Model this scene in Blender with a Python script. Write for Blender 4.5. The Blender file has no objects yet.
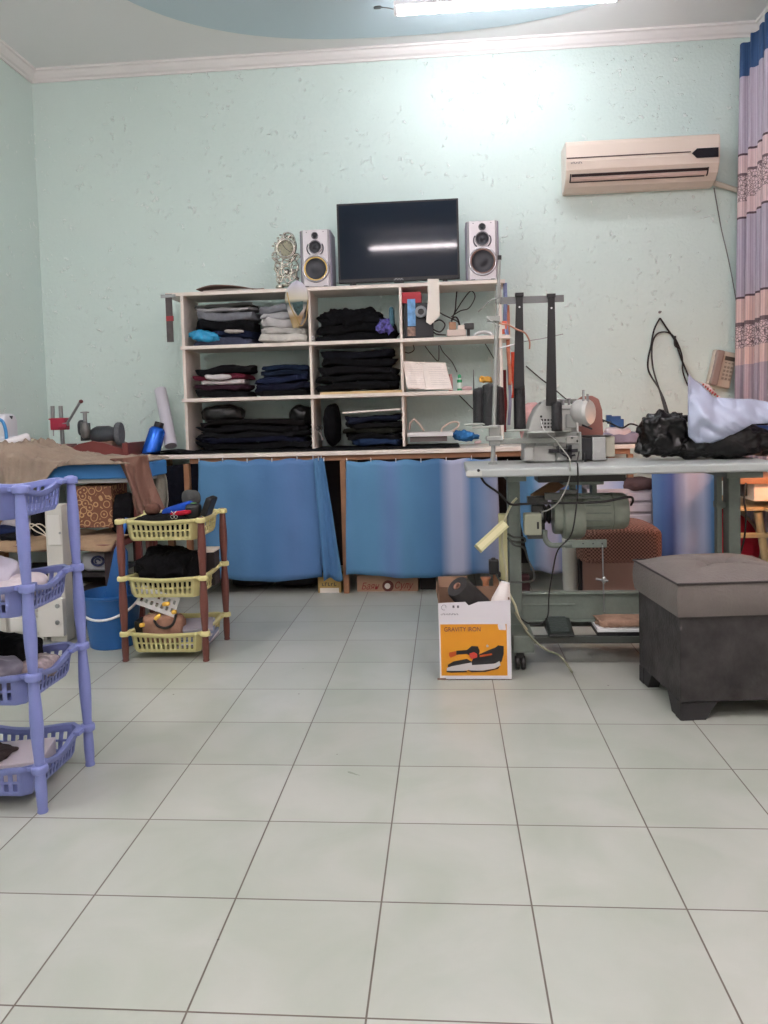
import bpy, bmesh, math, random
from mathutils import Vector, Matrix, Euler, noise
PI = math.pi
scene = bpy.context.scene
C = scene.collection
random.seed(7)

# ------------------------------------------------------------------ camera
FPX = 770.783
YAW, PITCH, ROLL = 0.0810983710, -0.0492050547, 0.0275331345
CAM = Vector((0.80252674, -1.28267009, 1.0495564))
SHY = -60.13
RM = (Matrix.Rotation(YAW, 3, 'Z') @ Matrix.Rotation(PITCH, 3, 'X') @ Matrix.Rotation(ROLL, 3, 'Y'))

def ray(x, y):
    return RM @ Vector(((x - 384) / FPX, 1.0, -(y - 512 - SHY) / FPX))
def at(x, y, Y):
    """measured photo point -> world point at room depth Y"""
    d = ray(x, y); t = (Y - CAM.y) / d.y
    return CAM + d * t
def onz(x, y, z):
    d = ray(x, y); t = (z - CAM.z) / d.z
    return CAM + d * t

cd = bpy.data.cameras.new('camera'); cam = bpy.data.objects.new('camera', cd); C.objects.link(cam)
cd.sensor_fit = 'AUTO'; cd.sensor_width = 36.0
cd.lens = FPX / 1024 * 36.0
cd.shift_y = SHY / 1024
cd.clip_start = 0.05
cam.matrix_world = Matrix.Translation(CAM) @ (RM @ Matrix.Rotation(PI / 2, 3, 'X')).to_4x4()
scene.camera = cam

# ------------------------------------------------------------------ materials
def lin(c):
    return tuple(((v / 255) / 12.92 if v / 255 <= .04045 else ((v / 255 + .055) / 1.055) ** 2.4) for v in c)
MATS = {}
def mat(name, rgb, rough=.6, metal=0., bump=0., bscale=40., var=0., vscale=8., alpha=1., trans=0., emit=None, estr=0., sheen=0., coat=0.):
    if name in MATS: return MATS[name]
    m = bpy.data.materials.new(name); m.use_nodes = True
    nt = m.node_tree; b = nt.nodes['Principled BSDF']
    c = lin(rgb)
    b.inputs['Base Color'].default_value = (*c, 1)
    b.inputs['Roughness'].default_value = rough
    b.inputs['Metallic'].default_value = metal
    if trans: b.inputs['Transmission Weight'].default_value = trans
    if alpha < 1: b.inputs['Alpha'].default_value = alpha
    if coat: b.inputs['Coat Weight'].default_value = coat
    if sheen: b.inputs['Sheen Weight'].default_value = sheen
    if emit:
        b.inputs['Emission Color'].default_value = (*lin(emit), 1); b.inputs['Emission Strength'].default_value = estr
    tc = nt.nodes.new('ShaderNodeTexCoord')
    if var:
        n = nt.nodes.new('ShaderNodeTexNoise'); n.inputs['Scale'].default_value = vscale; n.inputs['Detail'].default_value = 4
        nt.links.new(tc.outputs['Object'], n.inputs['Vector'])
        r = nt.nodes.new('ShaderNodeValToRGB')
        r.color_ramp.elements[0].position = .3; r.color_ramp.elements[1].position = .7
        r.color_ramp.elements[0].color = (*[max(0, v * (1 - var)) for v in c], 1)
        r.color_ramp.elements[1].color = (*[min(1, v * (1 + var)) for v in c], 1)
        nt.links.new(n.outputs['Fac'], r.inputs['Fac']); nt.links.new(r.outputs['Color'], b.inputs['Base Color'])
    if bump:
        n = nt.nodes.new('ShaderNodeTexNoise'); n.inputs['Scale'].default_value = bscale; n.inputs['Detail'].default_value = 3
        nt.links.new(tc.outputs['Object'], n.inputs['Vector'])
        bp = nt.nodes.new('ShaderNodeBump'); bp.inputs['Strength'].default_value = bump; bp.inputs['Distance'].default_value = .01
        nt.links.new(n.outputs['Fac'], bp.inputs['Height']); nt.links.new(bp.outputs['Normal'], b.inputs['Normal'])
    MATS[name] = m
    return m

def cloth(name, rgb, var=.12):
    k = .78 if sum(rgb) < 150 else (.8 if sum(rgb) < 330 else 1)
    m = mat('cloth ' + name, tuple(v * k for v in rgb), rough=.95, bump=.5, bscale=60, var=var, vscale=14)
    m.node_tree.nodes['Principled BSDF'].inputs['Specular IOR Level'].default_value = .15
    return m

def wall_material():
    m = mat('embossed mint wallpaper', (168, 201, 196), rough=.62)
    nt = m.node_tree; b = nt.nodes['Principled BSDF']; N = nt.nodes.new; L = nt.links.new
    tc = nt.nodes['Texture Coordinate']
    v = N('ShaderNodeTexVoronoi'); v.inputs['Scale'].default_value = 17; v.feature = 'F1'
    n = N('ShaderNodeTexNoise'); n.inputs['Scale'].default_value = 26; n.inputs['Detail'].default_value = 5
    mix = N('ShaderNodeMixRGB'); mix.inputs[0].default_value = .12
    L(tc.outputs['Object'], mix.inputs[1]); L(tc.outputs['Object'], n.inputs['Vector'])
    L(n.outputs['Color'], mix.inputs[2]); L(mix.outputs[0], v.inputs['Vector'])
    r = N('ShaderNodeValToRGB'); r.color_ramp.elements[0].position = .12; r.color_ramp.elements[0].color = (1, 1, 1, 1)
    r.color_ramp.elements[1].position = .22; r.color_ramp.elements[1].color = (0, 0, 0, 1)
    L(v.outputs['Distance'], r.inputs['Fac'])
    # flecks only in clusters
    n2 = N('ShaderNodeTexNoise'); n2.inputs['Scale'].default_value = 5; n2.inputs['Detail'].default_value = 3
    L(tc.outputs['Object'], n2.inputs['Vector'])
    r2 = N('ShaderNodeValToRGB'); r2.color_ramp.elements[0].position = .38; r2.color_ramp.elements[1].position = .58
    L(n2.outputs['Fac'], r2.inputs['Fac'])
    mm = N('ShaderNodeMath'); mm.operation = 'MULTIPLY'; L(r.outputs['Color'], mm.inputs[0]); L(r2.outputs['Color'], mm.inputs[1])
    cm = N('ShaderNodeMixRGB'); cm.inputs[1].default_value = (*lin((205, 223, 217)), 1); cm.inputs[2].default_value = (*lin((236, 244, 240)), 1)
    ms = N('ShaderNodeMath'); ms.operation = 'MULTIPLY'; ms.inputs[1].default_value = .7; L(mm.outputs[0], ms.inputs[0])
    L(ms.outputs[0], cm.inputs[0]); L(cm.outputs[0], b.inputs['Base Color'])
    n3 = N('ShaderNodeTexNoise'); n3.inputs['Scale'].default_value = 55; n3.inputs['Detail'].default_value = 4
    L(tc.outputs['Object'], n3.inputs['Vector'])
    ad = N('ShaderNodeMath'); ad.operation = 'MULTIPLY_ADD'; L(n3.outputs['Fac'], ad.inputs[0]); ad.inputs[1].default_value = .5; L(mm.outputs[0], ad.inputs[2])
    bp = N('ShaderNodeBump'); bp.inputs['Strength'].default_value = .8; bp.inputs['Distance'].default_value = .008
    L(ad.outputs[0], bp.inputs['Height']); L(bp.outputs['Normal'], b.inputs['Normal'])
    return m

def floor_material():
    m = mat('glazed floor tile', (196, 200, 186), rough=.3)
    nt = m.node_tree; b = nt.nodes['Principled BSDF']; N = nt.nodes.new; L = nt.links.new
    tc = nt.nodes['Texture Coordinate']
    br = N('ShaderNodeTexBrick'); br.offset = 0; br.squash = 1
    br.inputs['Scale'].default_value = 1; br.inputs['Brick Width'].default_value = .32; br.inputs['Row Height'].default_value = .32
    br.inputs['Mortar Size'].default_value = .0022; br.inputs['Mortar Smooth'].default_value = .3; br.inputs['Bias'].default_value = 0
    br.inputs['Color1'].default_value = (*lin((168, 172, 164)), 1); br.inputs['Color2'].default_value = (*lin((178, 181, 174)), 1)
    br.inputs['Mortar'].default_value = (*lin((98, 88, 80)), 1)
    L(tc.outputs['Object'], br.inputs['Vector'])
    n = N('ShaderNodeTexNoise'); n.inputs['Scale'].default_value = 4; n.inputs['Detail'].default_value = 8; n.inputs['Distortion'].default_value = .6
    L(tc.outputs['Object'], n.inputs['Vector'])
    r = N('ShaderNodeValToRGB'); r.color_ramp.elements[0].position = .3; r.color_ramp.elements[0].color = (.84, .88, .83, 1)
    r.color_ramp.elements[1].position = .65; r.color_ramp.elements[1].color = (1, 1, 1, 1)
    L(n.outputs['Fac'], r.inputs['Fac'])
    mx = N('ShaderNodeMixRGB'); mx.blend_type = 'MULTIPLY'; mx.inputs[0].default_value = 1
    L(br.outputs['Color'], mx.inputs[1]); L(r.outputs['Color'], mx.inputs[2])
    # dark specks
    v = N('ShaderNodeTexVoronoi'); v.inputs['Scale'].default_value = 6
    L(tc.outputs['Object'], v.inputs['Vector'])
    r3 = N('ShaderNodeValToRGB'); r3.color_ramp.elements[0].position = .018; r3.color_ramp.elements[0].color = (.3, .28, .25, 1)
    r3.color_ramp.elements[1].position = .026; r3.color_ramp.elements[1].color = (1, 1, 1, 1)
    L(v.outputs['Distance'], r3.inputs['Fac'])
    mx2 = N('ShaderNodeMixRGB'); mx2.blend_type = 'MULTIPLY'; mx2.inputs[0].default_value = 1
    L(mx.outputs[0], mx2.inputs[1]); L(r3.outputs['Color'], mx2.inputs[2]); L(mx2.outputs[0], b.inputs['Base Color'])
    rr = N('ShaderNodeMapRange'); rr.inputs['To Min'].default_value = .22; rr.inputs['To Max'].default_value = .42
    L(n.outputs['Fac'], rr.inputs['Value']); L(rr.outputs[0], b.inputs['Roughness'])
    bp = N('ShaderNodeBump'); bp.inputs['Strength'].default_value = .25; bp.inputs['Distance'].default_value = .004; bp.invert = True
    L(br.outputs['Fac'], bp.inputs['Height']); L(bp.outputs['Normal'], b.inputs['Normal'])
    return m

def ramp_material(name, axis, stops, rough=.85, interp='LINEAR', bump=.2):
    """dyed cloth: colour follows the cloth along one axis (metres)"""
    m = mat(name, (128, 128, 128), rough=rough)
    nt = m.node_tree; b = nt.nodes['Principled BSDF']; N = nt.nodes.new; L = nt.links.new
    tc = nt.nodes['Texture Coordinate']; sx = N('ShaderNodeSeparateXYZ'); L(tc.outputs['Object'], sx.inputs[0])
    lo, hi = stops[0][0], stops[-1][0]
    mr = N('ShaderNodeMapRange'); mr.inputs['From Min'].default_value = lo; mr.inputs['From Max'].default_value = hi
    L(sx.outputs[axis], mr.inputs['Value'])
    r = N('ShaderNodeValToRGB'); r.color_ramp.interpolation = interp
    el = r.color_ramp.elements
    for i, (p, c) in enumerate(stops):
        q = (p - lo) / (hi - lo)
        e = el[i] if i < 2 else el.new(q)
        if i < 2: e.position = q
        e.color = (*lin(c), 1)
    L(mr.outputs[0], r.inputs['Fac']); L(r.outputs['Color'], b.inputs['Base Color'])
    n = N('ShaderNodeTexNoise'); n.inputs['Scale'].default_value = 30; L(tc.outputs['Object'], n.inputs['Vector'])
    bp = N('ShaderNodeBump'); bp.inputs['Strength'].default_value = bump; bp.inputs['Distance'].default_value = .006
    L(n.outputs['Fac'], bp.inputs['Height']); L(bp.outputs['Normal'], b.inputs['Normal'])
    return m, r, tc

# ------------------------------------------------------------------ mesh helpers
class MB:
    def __init__(s): s.bm = bmesh.new()
    def box(s, c, size, rot=None, taper=None):
        c = Vector(c); hx, hy, hz = [v / 2 for v in size]
        R_ = rot.to_matrix() if isinstance(rot, Euler) else (rot or Matrix.Identity(3))
        vs = []
        for z in (-hz, hz):
            k = 1 if not taper or z < 0 else taper
            for x, y in ((-hx, -hy), (hx, -hy), (hx, hy), (-hx, hy)):
                vs.append(s.bm.verts.new(c + R_ @ Vector((x * k, y * k, z))))
        for f in ((3, 2, 1, 0), (4, 5, 6, 7), (0, 1, 5, 4), (1, 2, 6, 5), (2, 3, 7, 6), (3, 0, 4, 7)):
            s.bm.faces.new([vs[i] for i in f])
        return s
    def b2(s, lo, hi):
        lo, hi = Vector(lo), Vector(hi); return s.box((lo + hi) / 2, hi - lo)
    def lathe(s, prof, base, axis=(0, 0, 1), seg=24, cap=True):
        """prof: list of (radius, height) ; axis direction"""
        q = Vector((0, 0, 1)).rotation_difference(Vector(axis).normalized()).to_matrix(); base = Vector(base)
        rings = []
        for r, h in prof:
            rings.append([s.bm.verts.new(base + q @ Vector((r * math.cos(2 * PI * i / seg), r * math.sin(2 * PI * i / seg), h))) for i in range(seg)])
        for a, b_ in zip(rings, rings[1:]):
            for i in range(seg):
                j = (i + 1) % seg; s.bm.faces.new((a[i], a[j], b_[j], b_[i]))
        if cap:
            s.bm.faces.new(rings[0][::-1]); s.bm.faces.new(rings[-1])
        return s
    def cyl(s, a, b_, r, r2=None, seg=16):
        a, b_ = Vector(a), Vector(b_); return s.lathe([(r, 0), (r if r2 is None else r2, (b_ - a).length)], a, b_ - a, seg)
    def tube(s, pts, r, seg=8, smooth=4, close=False):
        pts = [Vector(p) for p in pts]
        if smooth and len(pts) > 2:
            out = []; n = len(pts)
            rng = range(n if close else n - 1)
            for i in rng:
                p0 = pts[(i - 1) % n] if (close or i > 0) else pts[0]
                p1 = pts[i]; p2 = pts[(i + 1) % n]
                p3 = pts[(i + 2) % n] if (close or i + 2 < n) else pts[-1]
                for k in range(smooth):
                    t = k / smooth
                    out.append(.5 * ((2 * p1) + (-p0 + p2) * t + (2 * p0 - 5 * p1 + 4 * p2 - p3) * t * t + (-p0 + 3 * p1 - 3 * p2 + p3) * t ** 3))
            if not close: out.append(pts[-1])
            pts = out
        n = len(pts); rings = []
        up = Vector((0, 0, 1))
        prev = None
        for i, p in enumerate(pts):
            d = (pts[(i + 1) % n] - pts[i - 1]) if (close or 0 < i < n - 1) else (pts[1] - pts[0] if i == 0 else pts[-1] - pts[-2])
            if d.length < 1e-9: d = Vector((0, 0, 1))
            d.normalize()
            if prev is None:
                x = d.orthogonal().normalized()
            else:
                x = (prev - d * prev.dot(d))
                x = x.normalized() if x.length > 1e-6 else d.orthogonal().normalized()
            prev = x; y = d.cross(x)
            rr = r(i / max(1, n - 1)) if callable(r) else r
            rings.append([s.bm.verts.new(p + rr * (x * math.cos(2 * PI * k / seg) + y * math.sin(2 * PI * k / seg))) for k in range(seg)])
        rg = list(zip(rings, rings[1:])) + ([(rings[-1], rings[0])] if close else [])
        for a, b_ in rg:
            for k in range(seg):
                j = (k + 1) % seg; s.bm.faces.new((a[k], a[j], b_[j], b_[k]))
        if not close:
            s.bm.faces.new(rings[0][::-1]); s.bm.faces.new(rings[-1])
        return s
    def prism(s, poly, axis, lo, hi):
        """poly of 2D points extruded along axis 0/1/2 between lo and hi"""
        def P(u, v, w):
            return {0: Vector((w, u, v)), 1: Vector((u, w, v)), 2: Vector((u, v, w))}[axis]
        a = [s.bm.verts.new(P(u, v, lo)) for u, v in poly]; b_ = [s.bm.verts.new(P(u, v, hi)) for u, v in poly]
        n = len(poly)
        s.bm.faces.new(a[::-1]); s.bm.faces.new(b_)
        for i in range(n):
            j = (i + 1) % n; s.bm.faces.new((a[i], a[j], b_[j], b_[i]))
        return s
    def grid(s, fn, nu, nv, closeu=False, skip=None):
        vs = [[s.bm.verts.new(fn(i / nu, j / nv)) for i in range(nu if closeu else nu + 1)] for j in range(nv + 1)]
        for j in range(nv):
            for i in range(nu):
                if skip and skip(i, j): continue
                k = (i + 1) % nu if closeu else i + 1
                s.bm.faces.new((vs[j][i], vs[j][k], vs[j + 1][k], vs[j + 1][i]))
        return s
    def sq(s, c, size, e=.35, nu=28, nv=14, amp=0., freq=9., seed=0, rot=None, fn=None):
        """superquadric: soft rounded slab, with noise"""
        c = Vector(c); hx, hy, hz = [v / 2 for v in size]
        def sp(v, p): return math.copysign(abs(v) ** p, v)
        def P(u, v):
            a = 2 * PI * u; b_ = -PI / 2 + PI * v
            cb = sp(math.cos(b_), e)
            q = Vector((hx * cb * sp(math.cos(a), e), hy * cb * sp(math.sin(a), e), hz * sp(math.sin(b_), e)))
            if fn: q = fn(q)
            if amp:
                w = noise.noise_vector((q + Vector((seed * 3.1, seed * 1.7, seed))) * freq)
                w2 = noise.noise_vector((q + Vector((seed, seed * 2.3, seed))) * freq * 2.7)
                q = q + w * amp + w2 * amp * .4
                w3 = noise.noise((q + Vector((seed * 1.3, 5, seed))) * freq * 1.4)
                q = q * (1 - .9 * amp / max(.02, min(hx, hy, hz) * 2) * (.5 - abs(w3)) * 1.2)
            if rot: q = rot @ q
            return c + q
        return s.grid(P, nu, nv, closeu=True)
    def perturb(s, amp, freq, seed=0, ridge=0.):
        for v in s.bm.verts:
            w = noise.noise_vector((v.co + Vector((seed, seed * .7, seed * 1.3))) * freq)
            w2 = noise.noise_vector((v.co + Vector((seed * 2, 1, seed))) * freq * 2.6)
            v.co += w * amp + w2 * amp * .45
        return s
    def build(s, name, m, parent=None, bevel=0., smooth=False, solid=0., subd=0, bseg=2, autos=None):
        me = bpy.data.meshes.new(name)
        bmesh.ops.recalc_face_normals(s.bm, faces=s.bm.faces)
        s.bm.to_mesh(me); s.bm.free()
        ms = m if isinstance(m, (list, tuple)) else [m]
        for q in ms: me.materials.append(q)
        if smooth:
            for p in me.polygons: p.use_smooth = True
        if autos:
            me.set_sharp_from_angle(angle=math.radians(autos)) if hasattr(me, 'set_sharp_from_angle') else None
        o = bpy.data.objects.new(name, me); C.objects.link(o)
        if parent: par(o, parent)
        if solid:
            md = o.modifiers.new('solid', 'SOLIDIFY'); md.thickness = solid; md.offset = 0
        if bevel:
            md = o.modifiers.new('bevel', 'BEVEL'); md.width = bevel; md.segments = bseg; md.limit_method = 'ANGLE'
        if subd:
            md = o.modifiers.new('sub', 'SUBSURF'); md.levels = subd; md.render_levels = subd
        return o

def origin(o):
    """move a top-level mesh's origin to the middle of its base, geometry unchanged (materials read object space, so only used on plain ones)"""
    return o
def par(o, p):
    o.parent = p; o.matrix_parent_inverse = Matrix.Translation(-p.location)
def thing(name, label, cat, loc=(0, 0, 0), group=None):
    o = bpy.data.objects.new(name, None); C.objects.link(o); o.location = loc; o.empty_display_size = .1
    o['label'] = label; o['category'] = cat
    if group: o['group'] = group
    return o
def tag(o, label, cat, group=None, kind=None):
    o['label'] = label; o['category'] = cat
    if group: o['group'] = group
    if kind: o['kind'] = kind
    return o
def struct(o):
    o['kind'] = 'structure'; return o
def dup(root, delta, label, group=None):
    r = root.copy(); C.objects.link(r); r.location = Vector(root.location) + Vector(delta); r['label'] = label
    if group: r['group'] = group
    for ch in list(root.children):
        c = ch.copy(); C.objects.link(c); c.parent = r
        for g in list(ch.children):
            d = g.copy(); C.objects.link(d); d.parent = c
    return r
def text(name, s, loc, size, m, parent=None, rot=(PI / 2, 0, 0), ext=.0004, align='LEFT', shear=0, xs=1.0):
    cu = bpy.data.curves.new(name, 'FONT'); cu.body = s; cu.size = size; cu.extrude = ext; cu.align_x = align; cu.shear = shear
    t = bpy.data.objects.new(name, cu); C.objects.link(t); t.location = loc; t.rotation_euler = rot; t.scale = (xs, 1, 1)
    bpy.context.view_layer.update()
    me = bpy.data.meshes.new_from_object(t.evaluated_get(bpy.context.evaluated_depsgraph_get()))
    me.transform(t.matrix_world); bpy.data.objects.remove(t)
    me.materials.clear(); me.materials.append(m)
    o = bpy.data.objects.new(name, me); C.objects.link(o)
    if parent: par(o, parent)
    return o
def strokes(name, x, y, z, w, h, n, m, parent):
    """a line of print too small to read: a row of short marks"""
    mb = MB(); st_ = w / n
    for i in range(n):
        a = x + i * st_; k = h * (1 if i % 3 else .8)
        mb.b2((a, y - .0006, z), (a + st_ * .28, y + .0006, z + k)); mb.b2((a, y - .0006, z + (k * .8 if i % 2 else 0)), (a + st_ * .75, y + .0006, z + (k if i % 2 else k * .22)))
    return mb.build(name, m, parent)
def px(mb, x0, y0, x1, y1, Y, d):
    """box whose front face covers the measured rectangle at depth Y, going back d"""
    xm, ym = (x0 + x1) / 2, (y0 + y1) / 2
    return mb.b2((at(x0, ym, Y).x, Y, at(xm, y1, Y).z), (at(x1, ym, Y).x, Y + d, at(xm, y0, Y).z))

WHITE = mat('white laminate', (226, 216, 206), rough=.45, var=.04)
WPLAST = mat('white plastic', (222, 222, 222), rough=.35)
BLACK = mat('black plastic', (20, 21, 24), rough=.4)
BLKCORD = mat('black rubber cord', (26, 25, 26), rough=.55)
BAGBLK = mat('black polythene', (8, 8, 9), rough=.3, bump=.5, bscale=26)
BAGBLK.node_tree.nodes['Principled BSDF'].inputs['Specular IOR Level'].default_value = .35
METAL = mat('brushed steel', (150, 152, 152), rough=.35, metal=.9)
CHROME = mat('chrome', (200, 200, 200), rough=.15, metal=1)
GREYMET = mat('grey-green hammered enamel', (104, 114, 106), rough=.5, var=.06, vscale=60, bump=.1, bscale=200)
GREYTOP = mat('grey laminate table', (166, 172, 170), rough=.4, var=.03)
WOOD = mat('warm bare wood', (150, 108, 78), rough=.6, var=.15, vscale=12)
PALEWOOD = mat('pale wood', (205, 178, 130), rough=.6, var=.1, vscale=12)
INK = mat('black print', (30, 28, 28), rough=.6)
PAPER = mat('paper', (228, 222, 212), rough=.8)
NAVY = cloth('navy', (26, 32, 52)); DARK = cloth('black', (17, 18, 22)); CHAR = cloth('charcoal', (42, 43, 46))

# ------------------------------------------------------------------ room shell
XL, XR, YB, YF, ZC = -1.885, 2.80, 3.75, -3.0, 3.37
WALLM, FLOORM = wall_material(), floor_material()
CEILM = mat('white ceiling paint', (240, 240, 240), rough=.8, bump=.05, bscale=60)
struct(MB().b2((XL - .1, YF - .1, -.1), (XR + .1, YB + .1, 0)).build('floor', FLOORM))
struct(MB().b2((XL - .1, YF - .1, ZC), (XR + .1, YB + .1, ZC + .1)).build('ceiling', CEILM))
struct(MB().b2((XL - .1, YB, 0), (XR + .1, YB + .1, ZC)).build('wall_back', WALLM))
struct(MB().b2((XL - .1, YF, 0), (XL, YB, ZC)).build('wall_left', WALLM))
struct(MB().b2((XR, YF, 0), (XR + .1, YB, ZC)).build('wall_right', mat('plain off white wall', (226, 220, 216), rough=.8)))
struct(MB().b2((XL, YF - .1, 0), (XR, YF, ZC)).build('wall_front', mat('plain off white wall', (226, 220, 216), rough=.8)))
COVE = mat('white moulded cornice', (228, 226, 224), rough=.6)
cp = [(0, 0), (.012, 0), (.016, .012), (.03, .02), (.045, .036), (.055, .052), (.068, .056), (.07, .068), (0, .068)]
def cornice(name, axis, lo, hi, f):
    struct(MB().prism([f(a, b_) for a, b_ in cp], axis, lo, hi).build(name, COVE))
cornice('trim_1', 0, XL, XR, lambda a, b_: (YB - a, ZC - .068 + b_))
cornice('trim_2', 1, YF, YB, lambda a, b_: (XL + a, ZC - .068 + b_))
cornice('trim_3', 1, YF, YB, lambda a, b_: (XR - a, ZC - .068 + b_))
# the blue figure on the ceiling, a thin lowered panel with a round second step
def superell(cx, cy, a, b_, n, k=96):
    out = []
    for i in range(k):
        t = 2 * PI * i / k; c, s = math.cos(t), math.sin(t)
        out.append((cx + a * math.copysign(abs(c) ** (2 / n), c), cy + b_ * math.copysign(abs(s) ** (2 / n), s)))
    return out
CBLUE = mat('pale blue ceiling paint', (196, 214, 222), rough=.55)
CBLUE2 = mat('deeper blue ceiling paint', (158, 180, 196), rough=.5)
struct(MB().prism(superell(.62, 2.0, 1.71, 1.56, 2.6), 2, ZC - .012, ZC + .002).build('trim_4', CBLUE, bevel=.003))
struct(MB().prism(superell(.1, 1.9, .75, 1.12, 2.2), 2, ZC - .024, ZC - .01).build('trim_5', CBLUE2, bevel=.003))
BASEB = mat('skirting tile', (176, 176, 164), rough=.4)
struct(MB().b2((XL, YB - .012, 0), (XR, YB, .08)).build('baseboard_back', BASEB, bevel=.003))
struct(MB().b2((XL, YF, 0), (XL + .012, YB - .012, .08)).build('baseboard_left', BASEB, bevel=.003))

# ------------------------------------------------------------------ tube lamps
TUBE = mat('lit fluorescent tube', (255, 255, 255), emit=(252, 248, 255), estr=23)
LAMPBODY = mat('lamp body enamel', (225, 225, 225), rough=.4)
TUBE2 = mat('lit fluorescent tube, newer', (255, 255, 255), emit=(255, 243, 246), estr=88)  # emission raised above the back tube to fill the room
def tube_lamp(a, b_, label, tm=None):
    a, b_ = Vector(a), Vector(b_)
    t = thing('fluorescent_lamp', label, 'lamp', (a + b_) / 2 + Vector((0, 0, .06)))
    d = (b_ - a).normalized()
    ang = math.atan2(d.y, d.x); R_ = Matrix.Rotation(ang, 3, 'Z')
    m = (a + b_) / 2
    MB().box(m + Vector((0, 0, .042)), ((b_ - a).length, .05, .028), R_).build('housing', LAMPBODY, t, bevel=.005)
    MB().cyl(a + d * .02, b_ - d * .02, .0145).build('tube', tm or TUBE, t, smooth=False)
    for f_ in (.2, .8):
        q = a.lerp(b_, f_); MB().cyl(q + Vector((0, 0, .05)), Vector((q.x, q.y, ZC - .012)), .004, seg=8).build('hanger_rod', METAL, t)
    for q in (a, b_):
        MB().box(q + Vector((0, 0, .012)) + d * (.01 if q == a else -.01), (.02, .03, .05), R_).build('end_holder', LAMPBODY, t, bevel=.003)
    return t
l0 = at(394, 13, 3.2)
ZT = 3.22
A0 = onz(394, 13, ZT); A1 = Vector((A0.x + 1.2, A0.y + .01, ZT))
t = tube_lamp(A0, A1, 'long lit fluorescent tube lamp on the ceiling above the television')
# coiled wire end beside the tube
w = MB(); w.tube([A0 + Vector((-.002, 0, .02)), A0 + Vector((-.04, 0, .03)), A0 + Vector((-.07, 0, .035))], .003)
for k in range(3):
    w.tube([A0 + Vector((-.08 + .012 * math.cos(q) - k * .008, .01 * math.sin(q), .035 + .012 * math.sin(q))) for q in [i * PI / 5 for i in range(10)]], .0028, close=True)
w.build('wire_coil', METAL, t, smooth=True)
tube_lamp((XL + .75, -.2, ZT), (XL + .75, 1.0, ZT), 'lit fluorescent tube lamp on the ceiling near the left wall, outside the photo', TUBE2)
tube_lamp((-.15, -2.0, ZT), (1.05, -2.0, ZT), 'lit fluorescent tube lamp on the ceiling behind the photographer', TUBE2)
tube_lamp((1.6, -.4, ZT), (1.6, .8, ZT), 'added unseen fill tube lamp on the ceiling right of the photographer', TUBE2)  # added fill lamp, unseen, brightens the room from the right

# ------------------------------------------------------------------ worktop, legs, curtains under it
WT, WY = .840, 3.16
wt = thing('long_worktop', 'long white topped worktable standing along the back wall under the shelves', 'table', (.3, 3.45, 0))
MB().b2((-1.08, WY, WT - .024), (1.90, YB - .014, WT)).build('table_top', WHITE, wt, bevel=.003)
MB().b2((-.72, WY + .02, WT - .055), (1.84, WY + .04, WT - .025)).build('apron', WOOD, wt, bevel=.002)
for xq in (-.74, at(345, 530, WY + .03).x, 1.0 + .07, 1.84):
    MB().b2((xq - .016, WY + .012, 0), (xq + .016, WY + .05, WT - .056)).build('leg', WOOD, wt, bevel=.002)
for xq in (-1.04, .2, 1.84):
    MB().b2((xq - .02, YB - .07, 0), (xq + .02, YB - .03, WT - .026)).build('leg', WOOD, wt, bevel=.002)
MB().b2((-.74, YB - .03, .06), (1.84, YB - .022, WT - .026)).build('back_panel', mat('dark inner board', (48, 40, 38), rough=.8), wt)
# black cloth lying along the worktop under the shelf unit
def runner(u, v):
    x = -1.02 + u * 1.9; y = 3.20 + v * .5
    return Vector((x, y, WT + .006 + .007 * abs(noise.noise(Vector((x * 9, y * 12, 0)))) + (.018 * math.exp(-((x + .88) / .09) ** 2) if v < .5 else 0)))
tag(MB().grid(runner, 90, 12).build('black_cloth', DARK, solid=.004, smooth=True), 'long black cloth lying flat on the worktop under the shelves', 'cloth')

BL, BLD, LIL = (80, 130, 168), (62, 104, 148), (164, 168, 192)
def hang(name, label, xs, ytop, ybot, Y, folds, amp, stops, seed, curl=0, flare=0., dy=0):
    """pleated curtain; xs = measured left/right at the top and at the bottom"""
    (xa, xb), (xc, xd) = xs
    TL, TR = at(xa, ytop, Y), at(xb, ytop, Y); BLp, BR = at(xc, ybot, Y), at(xd, ybot, Y)
    zt = .5 * (TL.z + TR.z)
    rnd = random.Random(seed)
    ph = [rnd.random() * 6 for _ in range(4)]
    def P(u, v):
        x0 = TL.x + (BLp.x - TL.x) * v; x1 = TR.x + (BR.x - TR.x) * v
        x = x0 + (x1 - x0) * u
        z = zt + (.5 * (BLp.z + BR.z) - zt) * v + .012 * v * math.sin(u * 7 + ph[0]) + .006 * (1 - v) * math.cos(u * 2 * PI * folds)
        yy = Y - amp * (.35 + .65 * v) * (math.sin(u * 2 * PI * folds + ph[1]) * .6 + math.sin(u * 2 * PI * folds * .43 + ph[2] + v) * .5) - flare * v
        yy += .01 * noise.noise(Vector((x * 7, z * 5, seed)))
        return Vector((x, yy + dy * v, z))
    mt, _, _ = ramp_material(name + ' dyed cloth ' + str(seed), 0, stops, rough=.75)
    th = thing('under_table_curtain', label, 'curtain', ((TL.x + TR.x) / 2, Y, BLp.z), 'blue curtains hanging under the long worktop')
    MB().grid(P, int(folds * 14), 20).build('curtain_cloth', mt, th, solid=.002, smooth=True)
    n = max(2, int((TR.x - TL.x) / .14))
    for k in range(n + 1):
        q = P(min(.995, max(.005, k / n)), 0)
        MB().tube([q + Vector((0, 0, -.006)), q + Vector((0, -.006, .004)), q + Vector((0, 0, .014)), q + Vector((0, .006, .004))], .0022, close=True).build('ring', WPLAST, th, smooth=True)
    return th
X = lambda px_: at(px_, 520, WY).x
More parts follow.
